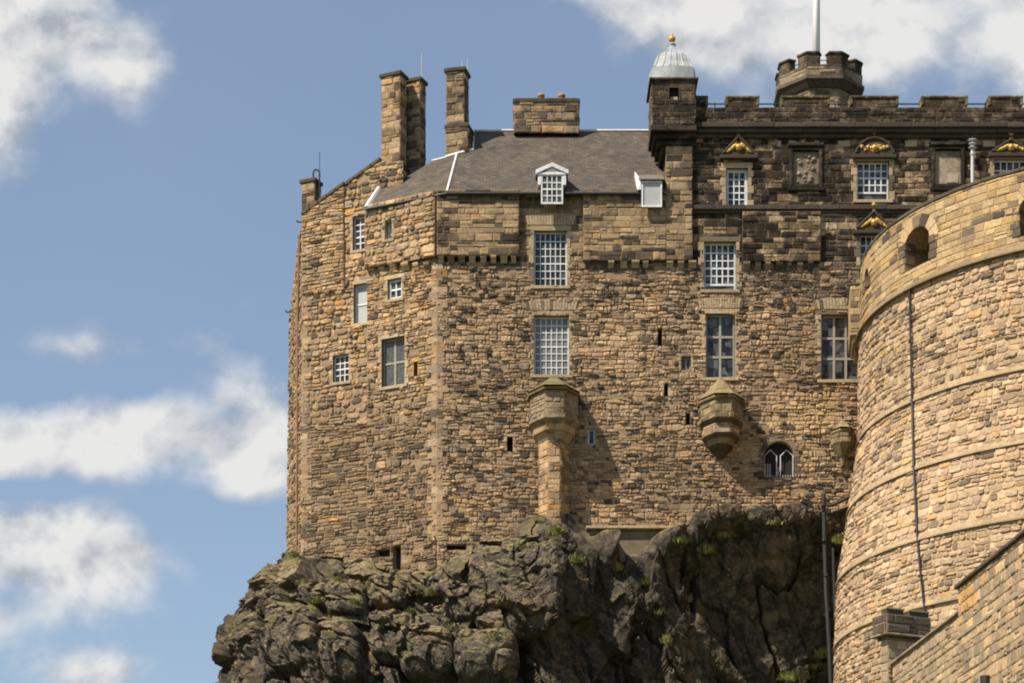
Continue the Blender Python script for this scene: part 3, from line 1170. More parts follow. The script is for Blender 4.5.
pediment(722.5, 754.5, 156, 139, 'tri', 1)
pediment(855, 893, 155.5, 140.5, 'arc', 2)
pediment(991, 1030, 154, 142, 'tri', 3)
pediment(856, 891, 231, 214, 'tri', 4)

# left hand faces
WL = {'mull': (382, 405, 338, 386), 'small': (388, 402, 279, 299), 'narrow': (387.5, 394.5, 223, 241), 'door': (393, 401, 546, 574), 'slit': (414, 418, 362, 376), 'gap_a': (376, 390, 549, 557)}
RL = {k: rect(FAB, *v) for k, v in WL.items()}
WB = {'upper': (353, 365, 216, 250), 'blind': (354, 370, 284, 323), 'low': (333, 349, 355, 382)}
RB = {k: rect(FB, *v) for k, v in WB.items()}


lw = MB()
CAB = lambda u, z, r: col_left(u, z, r, FAB)
CB_ = lambda u, z, r: col_left(u, z, r, FB)
CD = lambda u, z, r: col_left(u, z, r, FD)
HL = list(RL.values())
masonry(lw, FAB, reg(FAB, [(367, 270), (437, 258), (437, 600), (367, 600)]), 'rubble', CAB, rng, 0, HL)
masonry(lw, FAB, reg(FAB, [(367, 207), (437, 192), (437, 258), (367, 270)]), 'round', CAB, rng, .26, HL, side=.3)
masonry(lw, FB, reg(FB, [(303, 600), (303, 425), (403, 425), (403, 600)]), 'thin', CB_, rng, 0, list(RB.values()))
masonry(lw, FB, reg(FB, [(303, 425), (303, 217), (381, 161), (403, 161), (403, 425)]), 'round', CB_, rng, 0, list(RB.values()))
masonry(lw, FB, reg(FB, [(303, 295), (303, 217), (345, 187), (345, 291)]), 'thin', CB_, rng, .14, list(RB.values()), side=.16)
masonry(lw, FD, reg(FD, [(303, 560), (303, 222), (299, 240), (290, 320), (287, 560)][::-1]), 'rubble', lambda u, z, r: soot_shade(lerp3(pick('rubble', r), pick('ochre', r), .3), .16, r), rng, 0)
for fr, rs in ((FAB, RL), (FB, RB)):
    for k, r in rs.items():
        reveal(lw, fr, r, .02, -.45, (.25, .19, .12))
DL = lambda u, z, r: jit((.40, .32, .215), r, .85, 1.1)
for k in ('mull', 'small', 'narrow'):
    surround(lw, FAB, RL[k], .17, DL, rng, lintel=.2, d1=.06 if k != 'narrow' else .3, d0=-.3)
surround(lw, FAB, RL['slit'], .08, lambda u, z, r: (.52, .30, .10), rng, lintel=.2, sill=False)
for k in ('upper', 'blind', 'low'):
    surround(lw, FB, RB[k], .16, DL, rng, lintel=.2)
# quoins where the faces meet
def quoins(fl, fr_, corner_px, Y, top, bot, colf, d, seed):
    r_ = random.Random(seed)
    C = Vector((xat(corner_px, Y), Y))
    z, z1 = zat(bot, Y), zat(top, Y)
    i = 0
    n1, n2 = fl.n, fr_.n
    bis = (n1 + n2).normalized()
    out = bis * (d / bis.dot(n1))
    while z < z1:
        h = r_.uniform(.3, .46)
        L1, L2 = (.55, .30) if i % 2 else (.30, .55)
        P0 = C + out
        pl = [C - fl.t * L1 + n1 * d, P0, C + fr_.t * L2 + n2 * d, C + fr_.t * L2 - n2 * .2, C - fl.t * L1 - n1 * .2]
        lw.prism([(p.x, p.y) for p in pl][::1], z + .005, min(z + h, z1) - .005, colf(0, z, r_))
        z += h
        i += 1


quoins(FAB, FA, 437, Y0, 264, 540, lambda u, z, r: soot_shade(pick('rubble', r), .08, r), .055, 4)
quoins(FD, FB, 303, Y0 + 4.8, 298, 552, lambda u, z, r: soot_shade(pick('ashlar', r), .25, r), .05, 5)
# plain end of the sunk front and the body behind
body_c = (.30, .235, .15)
zt_, zb_ = zat(196, Y0), zat(600, Y0)
lw.prism([(xat(367, YB) + .02, YB + .8), (xat(437, Y0), Y0 + .9), (xat(437, Y0), Y0 + 6), (xat(367, YB) + .02, YB + 6)], zb_, zt_ - .9, body_c)
lw.prism([(xat(303, Y0 + 4.8) + .1, Y0 + 5.3), (xat(400, Y0 + 3), Y0 + 3.4), (xat(400, Y0 + 3), Y0 + 12), (xat(303, Y0 + 4.8) + .1, Y0 + 12)], zb_, zat(225, Y0 + 5), body_c)
lw.build('wall', M['stone'], palace, label='sunlit ochre stone side faces of the palace with rounded boulders')
bd = MB()
bd.prism([(xat(437, Y0), Y0 + .5), (xat(860, Y0), Y0 + .5), (xat(860, Y0), Y0 + 13), (xat(437, Y0), Y0 + 13)], zb_, zt_ - .4, body_c)
X8 = xat(665.5, Y0)
bd.prism([(X8, Y0 + .46), (xat(1060, Y0), Y0 + .46), (xat(1060, Y0), Y0 + 14), (X8, Y0 + 14)], zat(260, Y0), zat(127, Y0), (.12, .095, .065))
bd.build('rear_wall', M['stone'], palace)

window(palace, FAB, RL['mull'], 2, 2, d=-.18, glass='leaded', frame='greyframe', bar=.11, border=.09, sash=False)
window(palace, FAB, RL['small'], 2, 2, d=-.12, border=.12, bar=.06)
window(palace, FAB, RL['narrow'], 1, 3, d=-.05, border=.10, bar=.05, glass='blind')
window(palace, FB, RB['upper'], 2, 5, d=-.16, bar=.06)
window(palace, FB, RB['blind'], 1, 2, d=-.16, bar=.05, glass='blind', label='plain sash window with a pale blind drawn down')
window(palace, FB, RB['low'], 3, 4, d=-.16, bar=.05)
for k in ('door', 'slit', 'gap_a'):
    slit(FAB, RL[k], name='slit' if k == 'slit' else 'opening')

# gable coping
m = MB()
for (a, b) in (((303, 216), (381, 160)),):
    (ua, za), (ub, zb) = FB.uz(*a), FB.uz(*b)
    k = 9
    for i in range(k):
        t0, t1 = i / k, (i + 1) / k - .012
        q = [(ua + (ub - ua) * t0, za + (zb - za) * t0), (ua + (ub - ua) * t1, za + (zb - za) * t1)]
        q = [q[0], q[1], (q[1][0], q[1][1] + .16), (q[0][0], q[0][1] + .16)]
        m.add([FB(*p, -.5) for p in q] + [FB(*p, (.22 if t1 < .55 else .10)) for p in q], [[0, 1, 5, 4], [1, 2, 6, 5], [2, 3, 7, 6], [3, 0, 4, 7], [4, 5, 6, 7], [3, 2, 1, 0]], (.10, .085, .065))
m.build('gable_coping', M['stone'], palace)

# downpipe on the far left corner
m = MB()
path = [FD(FD.u(301.5), zat(235, Y0 + 5.2), .10), FD(FD.u(299.5), zat(320, Y0 + 5.9), .10), FD(FD.u(298.5), zat(552, Y0 + 6.1), .10)]
m.tube(path, .075, 8)
m.build('downpipe', M['rust'], palace)
for px, py, Y in ((290, 312, Y0 + 9.2), (301, 222, Y0 + 5.0)):
    m = MB()
    m.tube([ray(px + 1, py, Y), ray(px - 4, py, Y)], .04, 6)
    m.tube([ray(px - 4, py, Y), ray(px - 4, py - 2, Y)], .03, 6)
    m.build('iron_bracket', M['dark'], palace)

# ------------------------------------------------------------------ roofs
eaveY = Y0 - .42
A3 = ray(447, 192, eaveY)
Rr = ray(560, 131.5, Y0 + 5.0)
fdir = Vector((0, Rr.y - A3.y, Rr.z - A3.z))
fn_ = Vector((1, 0, 0)).cross(fdir).normalized()                    # normal of the front slope


def on_plane(px, py, p0, nrm):
    d = Vector(((px - 512) / F, 1.0, (YH - py) / F))
    o = Vector((0, 0, CZ))
    return o + d * ((p0 - o).dot(nrm) / d.dot(nrm))


H1 = on_plane(457, 154, A3, fn_)
B3 = ray(366, 208, YB - .42)
ln_ = (A3 - B3).cross(H1 - B3).normalized()
roof = MB()
fpts = [(447, 192), (665, 192)]
front_poly = [A3, Vector((X8 + .02, eaveY, A3.z)), Vector((X8 + .02, Rr.y, Rr.z)), on_plane(474, 131.5, A3, fn_), on_plane(473, 150, A3, fn_), H1]
left_poly = [B3, A3, H1, on_plane(446, 157.5, B3, ln_), on_plane(432, 161, B3, ln_), on_plane(402, 180, B3, ln_), on_plane(382, 184, B3, ln_)]


def roof_piece(name_uv, poly, nrm):
    roof.poly(poly)


roof.poly(front_poly)
roof.poly(left_poly)
back = [Vector((X8, Rr.y, Rr.z)), Vector((X8, Y0 + 11, A3.z)), Vector((xat(437, Y0), Y0 + 11, A3.z)), Vector((front_poly[3].x, Rr.y, Rr.z))]
roof.poly(back)
crest = [front_poly[3], front_poly[4], H1] + left_poly[3:]
for a, b in zip(crest, crest[1:]):
    roof.poly([a, b, b + Vector((.6, 1.6, -3.5)), a + Vector((.6, 1.6, -3.5))])
# thickness at the eaves
th = Vector((0, 0, -.12))
roof.poly([A3, front_poly[1], front_poly[1] + th, A3 + th])
roof.poly([B3, A3, A3 + th, B3 + th])
ro = roof.build('roof', M['slate'], palace)
uvl = ro.data.uv_layers.new(name='UVMap')
for poly in ro.data.polygons:
    nrm = poly.normal
    t = Vector((0, 0, 1)).cross(nrm)
    t = t.normalized() if t.length > .01 else Vector((1, 0, 0))
    b = nrm.cross(t)
    for li in poly.loop_indices:
        c = ro.data.vertices[ro.data.loops[li].vertex_index].co
        uvl.data[li].uv = (c.dot(t), c.dot(b))
def strip(a, b, r=.09):
    f_ = MB()
    f_.tube([a, b], r, 6)
    f_.build('flashing', M['flash'], ro)


strip(A3 + Vector((0, 0, .03)), H1 + Vector((0, 0, .03)), .07)
strip(left_poly[-1], B3, .13)
strip(left_poly[-1], left_poly[-2], .12)
strip(left_poly[-3], left_poly[-4], .06)
strip(left_poly[-4], H1, .10)
strip(H1, front_poly[4], .11)
strip(front_poly[4], front_poly[3], .05)
strip(front_poly[3] + Vector((0, 0, .05)), front_poly[2] + Vector((0, 0, .05)), .07)
q0, q1 = on_plane(661, 150, A3, fn_), on_plane(666, 182, A3, fn_)
strip(q0 + Vector((.2, -.2, 0)), q1 + Vector((.2, -.2, 0)), .10)
gt = MB()
gt.tube([B3 + Vector((0, -.06, -.1)), A3 + Vector((0, -.06, -.1)), front_poly[1] + Vector((0, -.06, -.1))], .075, 8)
gt.build('gutter', M['dark'], ro)

# dormers
def dormer(px0, px1, ytop, yfr, ysplit, ybot, gable, cols, rows):
    Yd = Y0 - .62
    fr = Frame((0, Yd), (1, 0))
    u0, u1, zb, zt = rect(fr, px0, px1, yfr, ybot)
    za = zat(ytop, Yd)
    uc = (u0 + u1) / 2
    m = MB()
    W = .16
    ring = [(u0 - W, zb + (.5 if gable else .3)), (u0 - W, zt), (uc, za), (u1 + W, zt), (u1 + W, zb + (.5 if gable else .3))] if gable else None
    if gable:
        m.box(fr, u0 - W, u0, zb + 1.0, zt, -1.2, .04)
        m.box(fr, u1, u1 + W, zb + 1.0, zt, -1.2, .04)
        for a, b in (((u0 - W - .12, zt), (uc, za)), ((uc, za), (u1 + W + .12, zt))):
            q = [a, b, (b[0], b[1] + .2), (a[0], a[1] + .2)]
            m.add([fr(*p, -.1) for p in q] + [fr(*p, .12) for p in q], [[0, 1, 5, 4], [1, 2, 6, 5], [2, 3, 7, 6], [3, 0, 4, 7], [4, 5, 6, 7], [3, 2, 1, 0]])
        m.box(fr, u0 - W, u1 + W, zt - .02, zt + .1, -.1, .07)
        m.add([fr(u0, zt, .0), fr(u1, zt, 0), fr(uc, za, 0)], [[0, 1, 2]])
    else:
        m.add([fr(u0 - .22, zb + .9, -.1), fr(u0 - .02, zb + .9, -.1), fr(u0 - .02, zt + .1, -1.0), fr(u0 - .3, za, -1.6), fr(u0 - .22, zb + .9, .04), fr(u0 - .02, zb + .9, .04), fr(u0 - .02, zt, .04), fr(u0 - .3, za, -.9)],
              [[4, 5, 6, 7], [0, 4, 7, 3], [0, 1, 5, 4], [3, 7, 6, 2]])
    o = m.build('dormer', M['white'], palace)
    rf = MB()
    if gable:
        for sg, e in ((-1, u0 - W - .12), (1, u1 + W + .12)):
            q = [fr(e, zt + .2, .1), fr(uc, za + .2, .1), fr(uc, za + .2, -2.6), fr(e, zt + .2, -1.6)]
            rf.add([q[0], q[1], q[2], q[3]] + [p + Vector((0, 0, .05)) for p in q], [[0, 1, 2, 3], [4, 5, 6, 7], [0, 1, 5, 4], [3, 0, 4, 7]], (.15, .135, .115))
    else:
        q = [fr(u0 - .15, zt + .02, .12), fr(u1 + .1, zt + .02, .12), fr(u1 + .1, za + .2, -1.9), fr(u0 - .15, za + .2, -1.9)]
        rf.add(q + [p + Vector((0, 0, .06)) for p in q], [[0, 1, 2, 3], [4, 5, 6, 7], [0, 1, 5, 4], [3, 0, 4, 7], [1, 2, 6, 5]], (.15, .135, .115))
    rf.build('dormer_roof', M['stone'], o)
    window(palace, fr, (u0, u1, zb, zt), cols, rows, d=.02, border=.08, bar=.055, name='dormer_window', glass='glass' if gable else 'blind')


dormer(541, 563, 167, 174.5, 187, 204, True, 4, 4)
dormer(641.5, 662, 164, 181, 187, 207, False, 1, 1)

# ------------------------------------------------------------------ chimneys
def chimney(t, px, Y, ytop, ybot, w, dep, pots=(), seed=1, soot=.3, pal='ashlar', cap=.10, rods=(), lab=None):
    """px,Y: front right corner of the stack"""
    r_ = random.Random(seed)
    t = Vector(t).normalized()
    fr = Frame((xat(px, Y), Y), t)
    zt, zb = zat(ytop, Y), zat(ybot, Y)
    m = MB()
    colf = lambda u, z, r: soot_shade(pick(pal, r), soot, r, .08)
    c0 = fr.o
    cor = [c0 - t * w, c0, c0 - fr.n * dep, c0 - t * w - fr.n * dep]
    for i in range(4):
        a, b = cor[i], cor[(i + 1) % 4]
        f = Frame(a, b - a)
        L = (b - a).length
        masonry(m, f, [(0, zb), (L, zb), (L, zt), (0, zt)], 'ashlar', colf, r_, 0)
    e = cap
    o = [cor[0] - t * e + fr.n * e, cor[1] + t * e + fr.n * e, cor[2] + t * e - fr.n * e, cor[3] - t * e - fr.n * e]
    m.prism([(p.x, p.y) for p in o], zt, zt + .16, (.075, .062, .045))
    o2 = [cor[0] + t * .05 - fr.n * .05, cor[1] - t * .05 - fr.n * .05, cor[2] - t * .05 + fr.n * .05, cor[3] + t * .05 + fr.n * .05]
    m.prism([(p.x, p.y) for p in o2], zt + .16, zt + .24, (.11, .09, .065))
    ch = m.build('chimney', M['stain'], palace, label=lab)
    for k in pots:
        p = MB()
        q = c0 - t * (w * k) - fr.n * dep * .5
        p.lathe((q.x, q.y), [(.19, zt + .2), (.16, zt + .56), (.20, zt + .58), (.20, zt + .70), (.15, zt + .70), (.14, zt + .5)], 14, cap=False)
        p.build('chimney_pot', M['clay'], ch, smooth=True)
    for k, hgt in rods:
        p = MB()
        q = c0 - t * (w * k) - fr.n * dep * .6
        p.tube([(q.x, q.y, zt + .15), (q.x, q.y, zt + hgt)], .025, 6)
        p.build('lightning_rod', M['steel'], ch)
    return fr, zt, zb


t_ = FB.t
px_w = lambda n_, Y: n_ / F * Y
# stepped pair over the gable
chimney(t_, 400, Y0 + 2.75, 74, 186, 1.12, .75, seed=31, soot=.36, pal='ochre', lab='taller sunlit stack of the stepped pair')
chimney(t_, 420, Y0 + 3.5, 80, 178, .98, .7, seed=32, soot=.55, rods=((.1, 1.7),), lab='shaded rear stack of the stepped pair')
chimney((.97, -.24), 464, Y0 + 3.2, 70, 128, 1.0, .95, seed=33, soot=.8, rods=((.9, .0), (.25, .8), (-.05, .9)), lab='slim dark stack on a wider base')
chimney((.97, -.24), 467.5, Y0 + 3.0, 126, 158, 1.22, 1.2, seed=34, soot=.5, cap=.06, lab='wider stone base under the slim dark stack')
chimney((1, 0), 579, Y0 + 4.3, 102, 133, 3.55, 1.3, pots=(.26, .58), seed=35, soot=.55, cap=.06, lab='broad low stack on the ridge with two clay pots')
chimney(t_, 314.5, Y0 + 4.55, 181, 222, .80, .7, seed=36, soot=.75, lab='small weathered stack at the gable foot')
m = MB()
p0 = ray(319.5, 212, Y0 + 4.6)
m.tube([p0 + Vector((0, 0, -.3)), p0 + Vector((0, 0, 2.2)), p0 + Vector((-.12, 0, 2.32)), p0 + Vector((-.28, 0, 2.3)), p0 + Vector((-.34, 0, 2.1)), p0 + Vector((-.34, 0, 1.9))], .05, 7)
m.tube([p0 + Vector((0, 0, 2.2)), p0 + Vector((0, 0, 3.3))], .02, 5)
m.build('vent_pipe', M['dark'], palace)
# tall vent pipe on the upper storey
m = MB()
vp = lambda py: ray(972.5, py, Y0 - .45)
m.tube([vp(205), vp(142)], .10, 10)
for a, b, r in ((139.5, 141.5, .24), (143, 145, .20), (147, 149, .22), (153, 156, .14)):
    m.lathe((vp(0).x, vp(0).y), [(r * .7, vp(b).z), (r, vp(b).z + .05), (r, vp(a).z - .03), (r * .6, vp(a).z)], 12)
m.build('vent_pipe', M['steel'], palace)

# ------------------------------------------------------------------ sentry turret with lead dome
YS = Y0 - .75
m = MB()
TC = lambda u, z, r: soot_shade(jit((.125, .10, .07), r, .75, 1.25), .35, r, .1)
xl, xr = xat(652, YS), xat(695.5, YS)
dep = 2.5
fF = Frame((xl, YS), (1, 0))
fL = Frame((xl, YS + dep), (0, -1))
fR = Frame((xr, YS), (0, 1))
wr = rect(fF, 669, 679, 88, 100)
masonry(m, fF, rpoly(rect(fF, 652, 695.5, 79, 125)), 'ashlar', TC, rng, 0, [wr])
reveal(m, fF, wr, .0, -.3, (.10, .085, .06))
masonry(m, fL, [(0, zat(125, YS)), (dep, zat(125, YS)), (dep, zat(79, YS)), (0, zat(79, YS))], 'ashlar', lambda u, z, r: (.24, .19, .13), rng)
masonry(m, fR, [(0, zat(125, YS)), (dep, zat(125, YS)), (dep, zat(79, YS)), (0, zat(79, YS))], 'ashlar', TC, rng)
for i, (a, b, L, d) in enumerate(((125, 131, 651, .04), (131, 136.5, 654, -.18), (136.5, 142, 657.5, -.36), (142, 149, 661.5, -.52))):
    m.box(fF, fF.u(L), fF.u(697), zat(b, YS), zat(a, YS), -dep, d, BLK(0, 0, rng), .05)
z0, z1 = zat(80.5, YS), zat(78.2, YS)
m.box(fF, xl - xl - .14, xr - xl + .14, z0, z1, -dep - .1, .14, (.09, .075, .055), .02)
tu = m.build('turret', M['soot'], palace)
fr_ = (wr[0], wr[1], wr[2], wr[3])
m = MB()
m.box(fF, wr[0], wr[1], wr[2], wr[3], -.4, -.25)
m.build('slit', M['void'], tu)
m = MB()
m.box(fF, wr[0] + .08, wr[1] - .06, wr[2] + .02, wr[2] + .22, -.24, -.12, (.36, .31, .23))
m.box(fF, wr[0] - .06, wr[0], wr[2] - .06, wr[3] + .06, -.05, .06, (.07, .06, .045))
m.box(fF, wr[1], wr[1] + .06, wr[2] - .06, wr[3] + .06, -.05, .06, (.07, .06, .045))
m.box(fF, wr[0], wr[1], wr[3], wr[3] + .06, -.05, .06, (.07, .06, .045))
m.box(fF, wr[0], wr[1], wr[2] - .06, wr[2], -.05, .06, (.07, .06, .045))
m.build('window_surround', M['stone'], tu)
cx, cy = (xl + xr) / 2, YS + dep / 2 + .02
S1 = (YS + 1.0) / F
zz = lambda py: z1 if py > 76 else zat(py, YS + dep / 2)
prof = [(23.6, 78.6), (23.3, 76.0), (21.6, 75.2), (20.3, 72.5), (18.6, 69), (17.6, 65), (16.4, 61.5), (14.4, 58.5), (11.0, 56), (7.4, 53.8), (5.0, 51.5), (3.6, 48.5), (2.8, 45), (2.2, 43)]
m = MB()
m.lathe((cx, cy), [(r * S1, zz(p)) for r, p in prof], 48, sq=.5)
for j in range(20):                                                    # standing seams
    t = 2 * math.pi * (j + .5) / 20
    kk = 1 + .5 * (1 / max(abs(math.cos(t)), abs(math.sin(t))) - 1)
    m.tube([(cx + r * S1 * kk * math.cos(t), cy + r * S1 * kk * math.sin(t), zz(p)) for r, p in prof[2:10]], .038, 6)
m.lathe((cx, cy), [(3.6 * S1, zz(46)), (4.2 * S1, zz(44.8)), (2.4 * S1, zz(43))], 14)
m.build('dome', M['lead'], tu)
m = MB()
zc = zz(39)
rb = 3.5 * S1
m.lathe((cx, cy), [(rb * math.cos(a), zc + rb * math.sin(a)) for a in np.linspace(-1.5, 1.5, 11)], 18)
m.lathe((cx, cy), [(.07, zz(43)), (.06, zz(41.5))], 10)
m.lathe((cx, cy), [(.09, zc + rb * .9), (.05, zc + rb + .06), (.02, zc + rb + .16)], 10)
m.build('gilt_ball', M['gold'], tu, smooth=True)

# ------------------------------------------------------------------ oriels (turret-like bay with stalk, two hanging ones)
def half_oct(c, r, back=.35, k=1.55):
    """plan of a half octagon bulging towards -Y, counter clockwise from above"""
    a = [math.pi + math.pi * (i + .5) / 4 * 1.0 for i in range(4)]
    pts = [(c - r * .98, Y0 + back)] + [(c + r * math.cos(t), Y0 + r * math.sin(t) * k) for t in a] + [(c + r * .98, Y0 + back)]
    return pts


def stone_band(m, c, r, py0, py1, colf, r_, style='ashlar', Yr=None):
    Yr = Yr or Y0 - r * 1.3
    z0, z1 = zat(py1, Yr), zat(py0, Yr)
    pl = half_oct(c, r)
    for i in range(len(pl) - 1):
        a, b = Vector(pl[i]), Vector(pl[i + 1])
        f = Frame(a, b - a)
        L = (b - a).length
        masonry(m, f, [(0, z0), (L, z0), (L, z1), (0, z1)], style, colf, r_, 0)
    return z0, z1


def taper(m, c, r0, r1, py0, py1, col, Yr):
    """moulding from radius r0 at py0 (top) to r1 at py1 (bottom)"""
    m.prism(half_oct(c, r1), zat(py1, Yr), zat(py0, Yr), col, top=half_oct(c, r0))


def cone(m, c, r, pyb, pya, Yr, colf, r_):
    z0, z1 = zat(pyb, Yr), zat(pya, Y0 - .05)
    pl = half_oct(c, r)
    n = 5
    for i in range(len(pl) - 1):
        a, b = Vector((*pl[i], z0)), Vector((*pl[i + 1], z0))
        ap = Vector((c, Y0 - .02, z1))
        for k in range(n):
            t0, t1 = k / n, (k + 1) / n
            off = Vector((0, -.02, .015)) * (n - k)
            m.poly([a.lerp(ap, t0) + off, b.lerp(ap, t0) + off, b.lerp(ap, t1) + off, a.lerp(ap, t1) + off], colf(0, 0, r_))
    m.prism(pl, z0 - .1, z0 + .02, colf(0, 0, r_))


r_ = random.Random(77)
MOSS = lambda u, z, r: lerp3((.13, .11, .045), (.20, .165, .085), r.random())
GR = lambda u, z, r: soot_shade(jit((.29, .23, .155), r, .85, 1.15), .14, r, .1)
OC = lambda u, z, r: soot_shade(pick('ochre', r), .05, r)
c = xat(554, Y0 - .6)
Sx = Y0 / F
m = MB()
Yr = Y0 - 1.5
stone_band(m, c, 24.5 * Sx, 389, 417, GR, r_)
taper(m, c, 26.5 * Sx, 26.5 * Sx, 417, 420, GR(0, 0, r_), Yr)
taper(m, c, 26 * Sx, 22.5 * Sx, 420, 424, GR(0, 0, r_), Yr)
taper(m, c, 22.5 * Sx, 21.5 * Sx, 424, 430, OC(0, 0, r_), Yr)
taper(m, c, 20 * Sx, 16 * Sx, 430, 438, GR(0, 0, r_), Yr)
stone_band(m, c, 15.6 * Sx, 438, 522, OC, r_, Yr=Yr)
cone(m, c, 27.5 * Sx, 390, 375.5, Yr, MOSS, r_)
m.build('oriel', M['stain'], palace, label='bay turret with mossy cone cap carried on a long ochre stalk')
m = MB()
c = xat(721.5, Y0 - .6)
LI = lambda u, z, r: soot_shade(jit((.26, .21, .12), r, .75, 1.15), .10, r, .2)
stone_band(m, c, 22.5 * Sx, 401, 418, LI, r_)
taper(m, c, 23.5 * Sx, 22 * Sx, 396, 401, LI(0, 0, r_), Yr)
taper(m, c, 22.5 * Sx, 19 * Sx, 418, 422, (.10, .085, .06), Yr)
stone_band(m, c, 19 * Sx, 422, 432, OC, r_, Yr=Yr)
taper(m, c, 19.5 * Sx, 15 * Sx, 432, 435, (.10, .085, .06), Yr)
taper(m, c, 15 * Sx, 13 * Sx, 435, 440, (.22, .18, .12), Yr)
taper(m, c, 13 * Sx, 3 * Sx, 440, 451, (.07, .06, .045), Yr)
cone(m, c, 24.5 * Sx, 397, 377, Yr, lambda u, z, r: jit((.23, .185, .10), r, .85, 1.1), r_)
m.build('oriel', M['stain'], palace, label='lichened bay with pointed cap hanging on stepped corbels')
m = MB()
c = xat(843, Y0 - .3)
stone_band(m, c, 11.5 * Sx, 431, 444, LI, r_, Yr=Y0 - .5)
taper(m, c, 11.5 * Sx, 5 * Sx, 444, 455, (.21, .17, .09), Y0 - .5)
taper(m, c, 4 * Sx, 2 * Sx, 455, 464, (.30, .26, .19), Y0 - .5)
cone(m, c, 12.5 * Sx, 431, 420, Y0 - .5, LI, r_)
m.build('oriel', M['stain'], palace, label='smallest hanging bay close beside the round battery')

# ------------------------------------------------------------------ octagonal watch tower and flagpole behind the battlements
YT = Y0 + 6.0
XT = xat(818.5, YT)
watch = thing('watch_tower', 'small octagonal stone lookout tower with merlons rising behind the battlements', 'tower', (XT, YT, zat(127, Y0)))


def octa(r):
    return [(XT + r * math.cos(math.pi / 8 + math.pi / 4 * i), YT + r * math.sin(math.pi / 8 + math.pi / 4 * i)) for i in range(8)]


m = MB()
r_ = random.Random(5)
SO = YT / F
Yf = YT - 42 * SO * .92
zf = lambda py: zat(py, Yf)
WC = lambda u, z, r: soot_shade(jit((.31, .25, .165), r, .75, 1.15), .25, r, .15)
for rad, p0, p1 in ((38.5, 86, 150), (44, 66, 76.5)):
    pl = octa(rad * SO)
    for i in range(8):
        a, b = Vector(pl[i]), Vector(pl[(i + 1) % 8])
        f = Frame(a, b - a)
        L = (b - a).length
        masonry(m, f, [(0, zf(p1)), (L, zf(p1)), (L, zf(p0)), (0, zf(p0))], 'ashlar', WC, r_)
m.prism(octa(46.5 * SO), zf(80), zf(76.5), (.11, .092, .068))
m.prism(octa(41 * SO), zf(87), zf(80), (.075, .064, .05), top=octa(46 * SO))
m.prism(octa(44.6 * SO), zf(67), zf(65.4), (.09, .075, .055))
m.build('wall', M['stain'], watch)
pl = octa(44 * SO)
pin = octa(36 * SO)
for i in range(8):
    c, a, b = Vector(pl[i]), Vector(pl[i - 1]), Vector(pl[(i + 1) % 8])
    ci = Vector(pin[i])
    ta, tb = (a - c).normalized(), (b - c).normalized()
    L = .62
    inn = (ci - c)
    pts = [c + ta * L, c, c + tb * L, c + tb * L + inn * .9, ci, c + ta * L + inn * .9]
    mm = MB()
    mm.prism([(p.x, p.y) for p in pts], zf(65.5), zf(54.2), soot_shade((.13, .105, .075), .3, r_))
    e = .07
    o = Vector((c.x - XT, c.y - YT)).normalized() * e
    pts2 = [c + ta * (L + e) + o, c + o, c + tb * (L + e) + o, c + tb * (L + e) + inn * .9, ci - o, c + ta * (L + e) + inn * .9]
    mm.prism([(p.x, p.y) for p in pts2], zf(54.2), zf(52.4), (.13, .11, .075))
    mm.build('merlon', M['soot'], watch)
m = MB()
zr = zf(61)
rr_ = 40 * SO
ring = [(XT + rr_ * math.cos(t), YT + rr_ * math.sin(t), zr) for t in np.linspace(0, 2 * math.pi, 25)]
m.tube(ring, .025, 5)
m.build('railing', M['dark'], watch)
m = MB()
pz = zat(65, YT)
XP = xat(816.5, YT)
m.tube([(XP, YT, pz - 1.5), (XP, YT, pz + 12)], .21, 14, r1=.17)
m.lathe((XP, YT), [(.3, pz - 1.5), (.3, pz - 1.0), (.2, pz - .9)], 14)
tag(m.build('flagpole', M['pole'], smooth=True), 'bare white flagpole standing on the octagonal lookout tower', 'flagpole')

# ------------------------------------------------------------------ round battery on the right
XC, YC = 29.15, 106.0
RP = [(12.0, 13.7), (18.0, 13.5), (22.1 + 1.7, 13.42), (25.15 + 1.7, 13.32), (28.55 + 1.7, 12.8), (31.9 + 1.7, 12.32), (37.1 + 1.7, 12.25), (40.5 + 1.7, 12.2), (60, 12.2)]


def RT(z):
    return float(np.interp(z, [p[0] for p in RP], [p[1] for p in RP]))


R0 = 12.6


def tmap(u, z, d=0.0):
    t = u / R0
    r = RT(z) + d
    return Vector((XC + r * math.cos(t), YC + r * math.sin(t), z))


def tower_hit(px, py):
    """angle coordinate and height where the sight line meets the tower"""
    a, e = (px - 512) / F, (YH - py) / F
    Y = YC - 8
    for _ in range(40):
        z = CZ + e * Y
        r = RT(z)
        AA, BB, CC = a * a + 1, -2 * (a * XC + YC), XC * XC + YC * YC - r * r
        D = BB * BB - 4 * AA * CC
        Y = (-BB - math.sqrt(max(D, 0))) / (2 * AA)
    t = math.atan2(Y - YC, a * Y - XC) % (2 * math.pi)
    return t * R0, CZ + e * Y


battery = thing('round_battery', 'great round pale stone gun battery with raised bands at the right edge', 'tower', (XC, YC, 10))
ZTOP, ZCOR = 40.5 + 1.7, 37.1 + 1.7
UA, UB = math.radians(140) * R0, math.radians(285) * R0
em = []
for (pl_, pr_, pt, pb) in ((904.5, 930.5, 227, 266), (1018.5, 1040, 196, 236)):
    ua, _ = tower_hit(pl_, 250)
    ub, _ = tower_hit(pr_, 250)
    mid = (pl_ + pr_) / 2
    if pr_ > 1030:
        ub = ua + 1.6
        mid = pl_ + 4
    em.append((ua, ub, tower_hit(mid, pb)[1], tower_hit(mid, pt)[1]))
ua, za = tower_hit(865.5, 292)
em.append((ua - .1, ua + .75, tower_hit(866, 292)[1], tower_hit(866, 271)[1]))


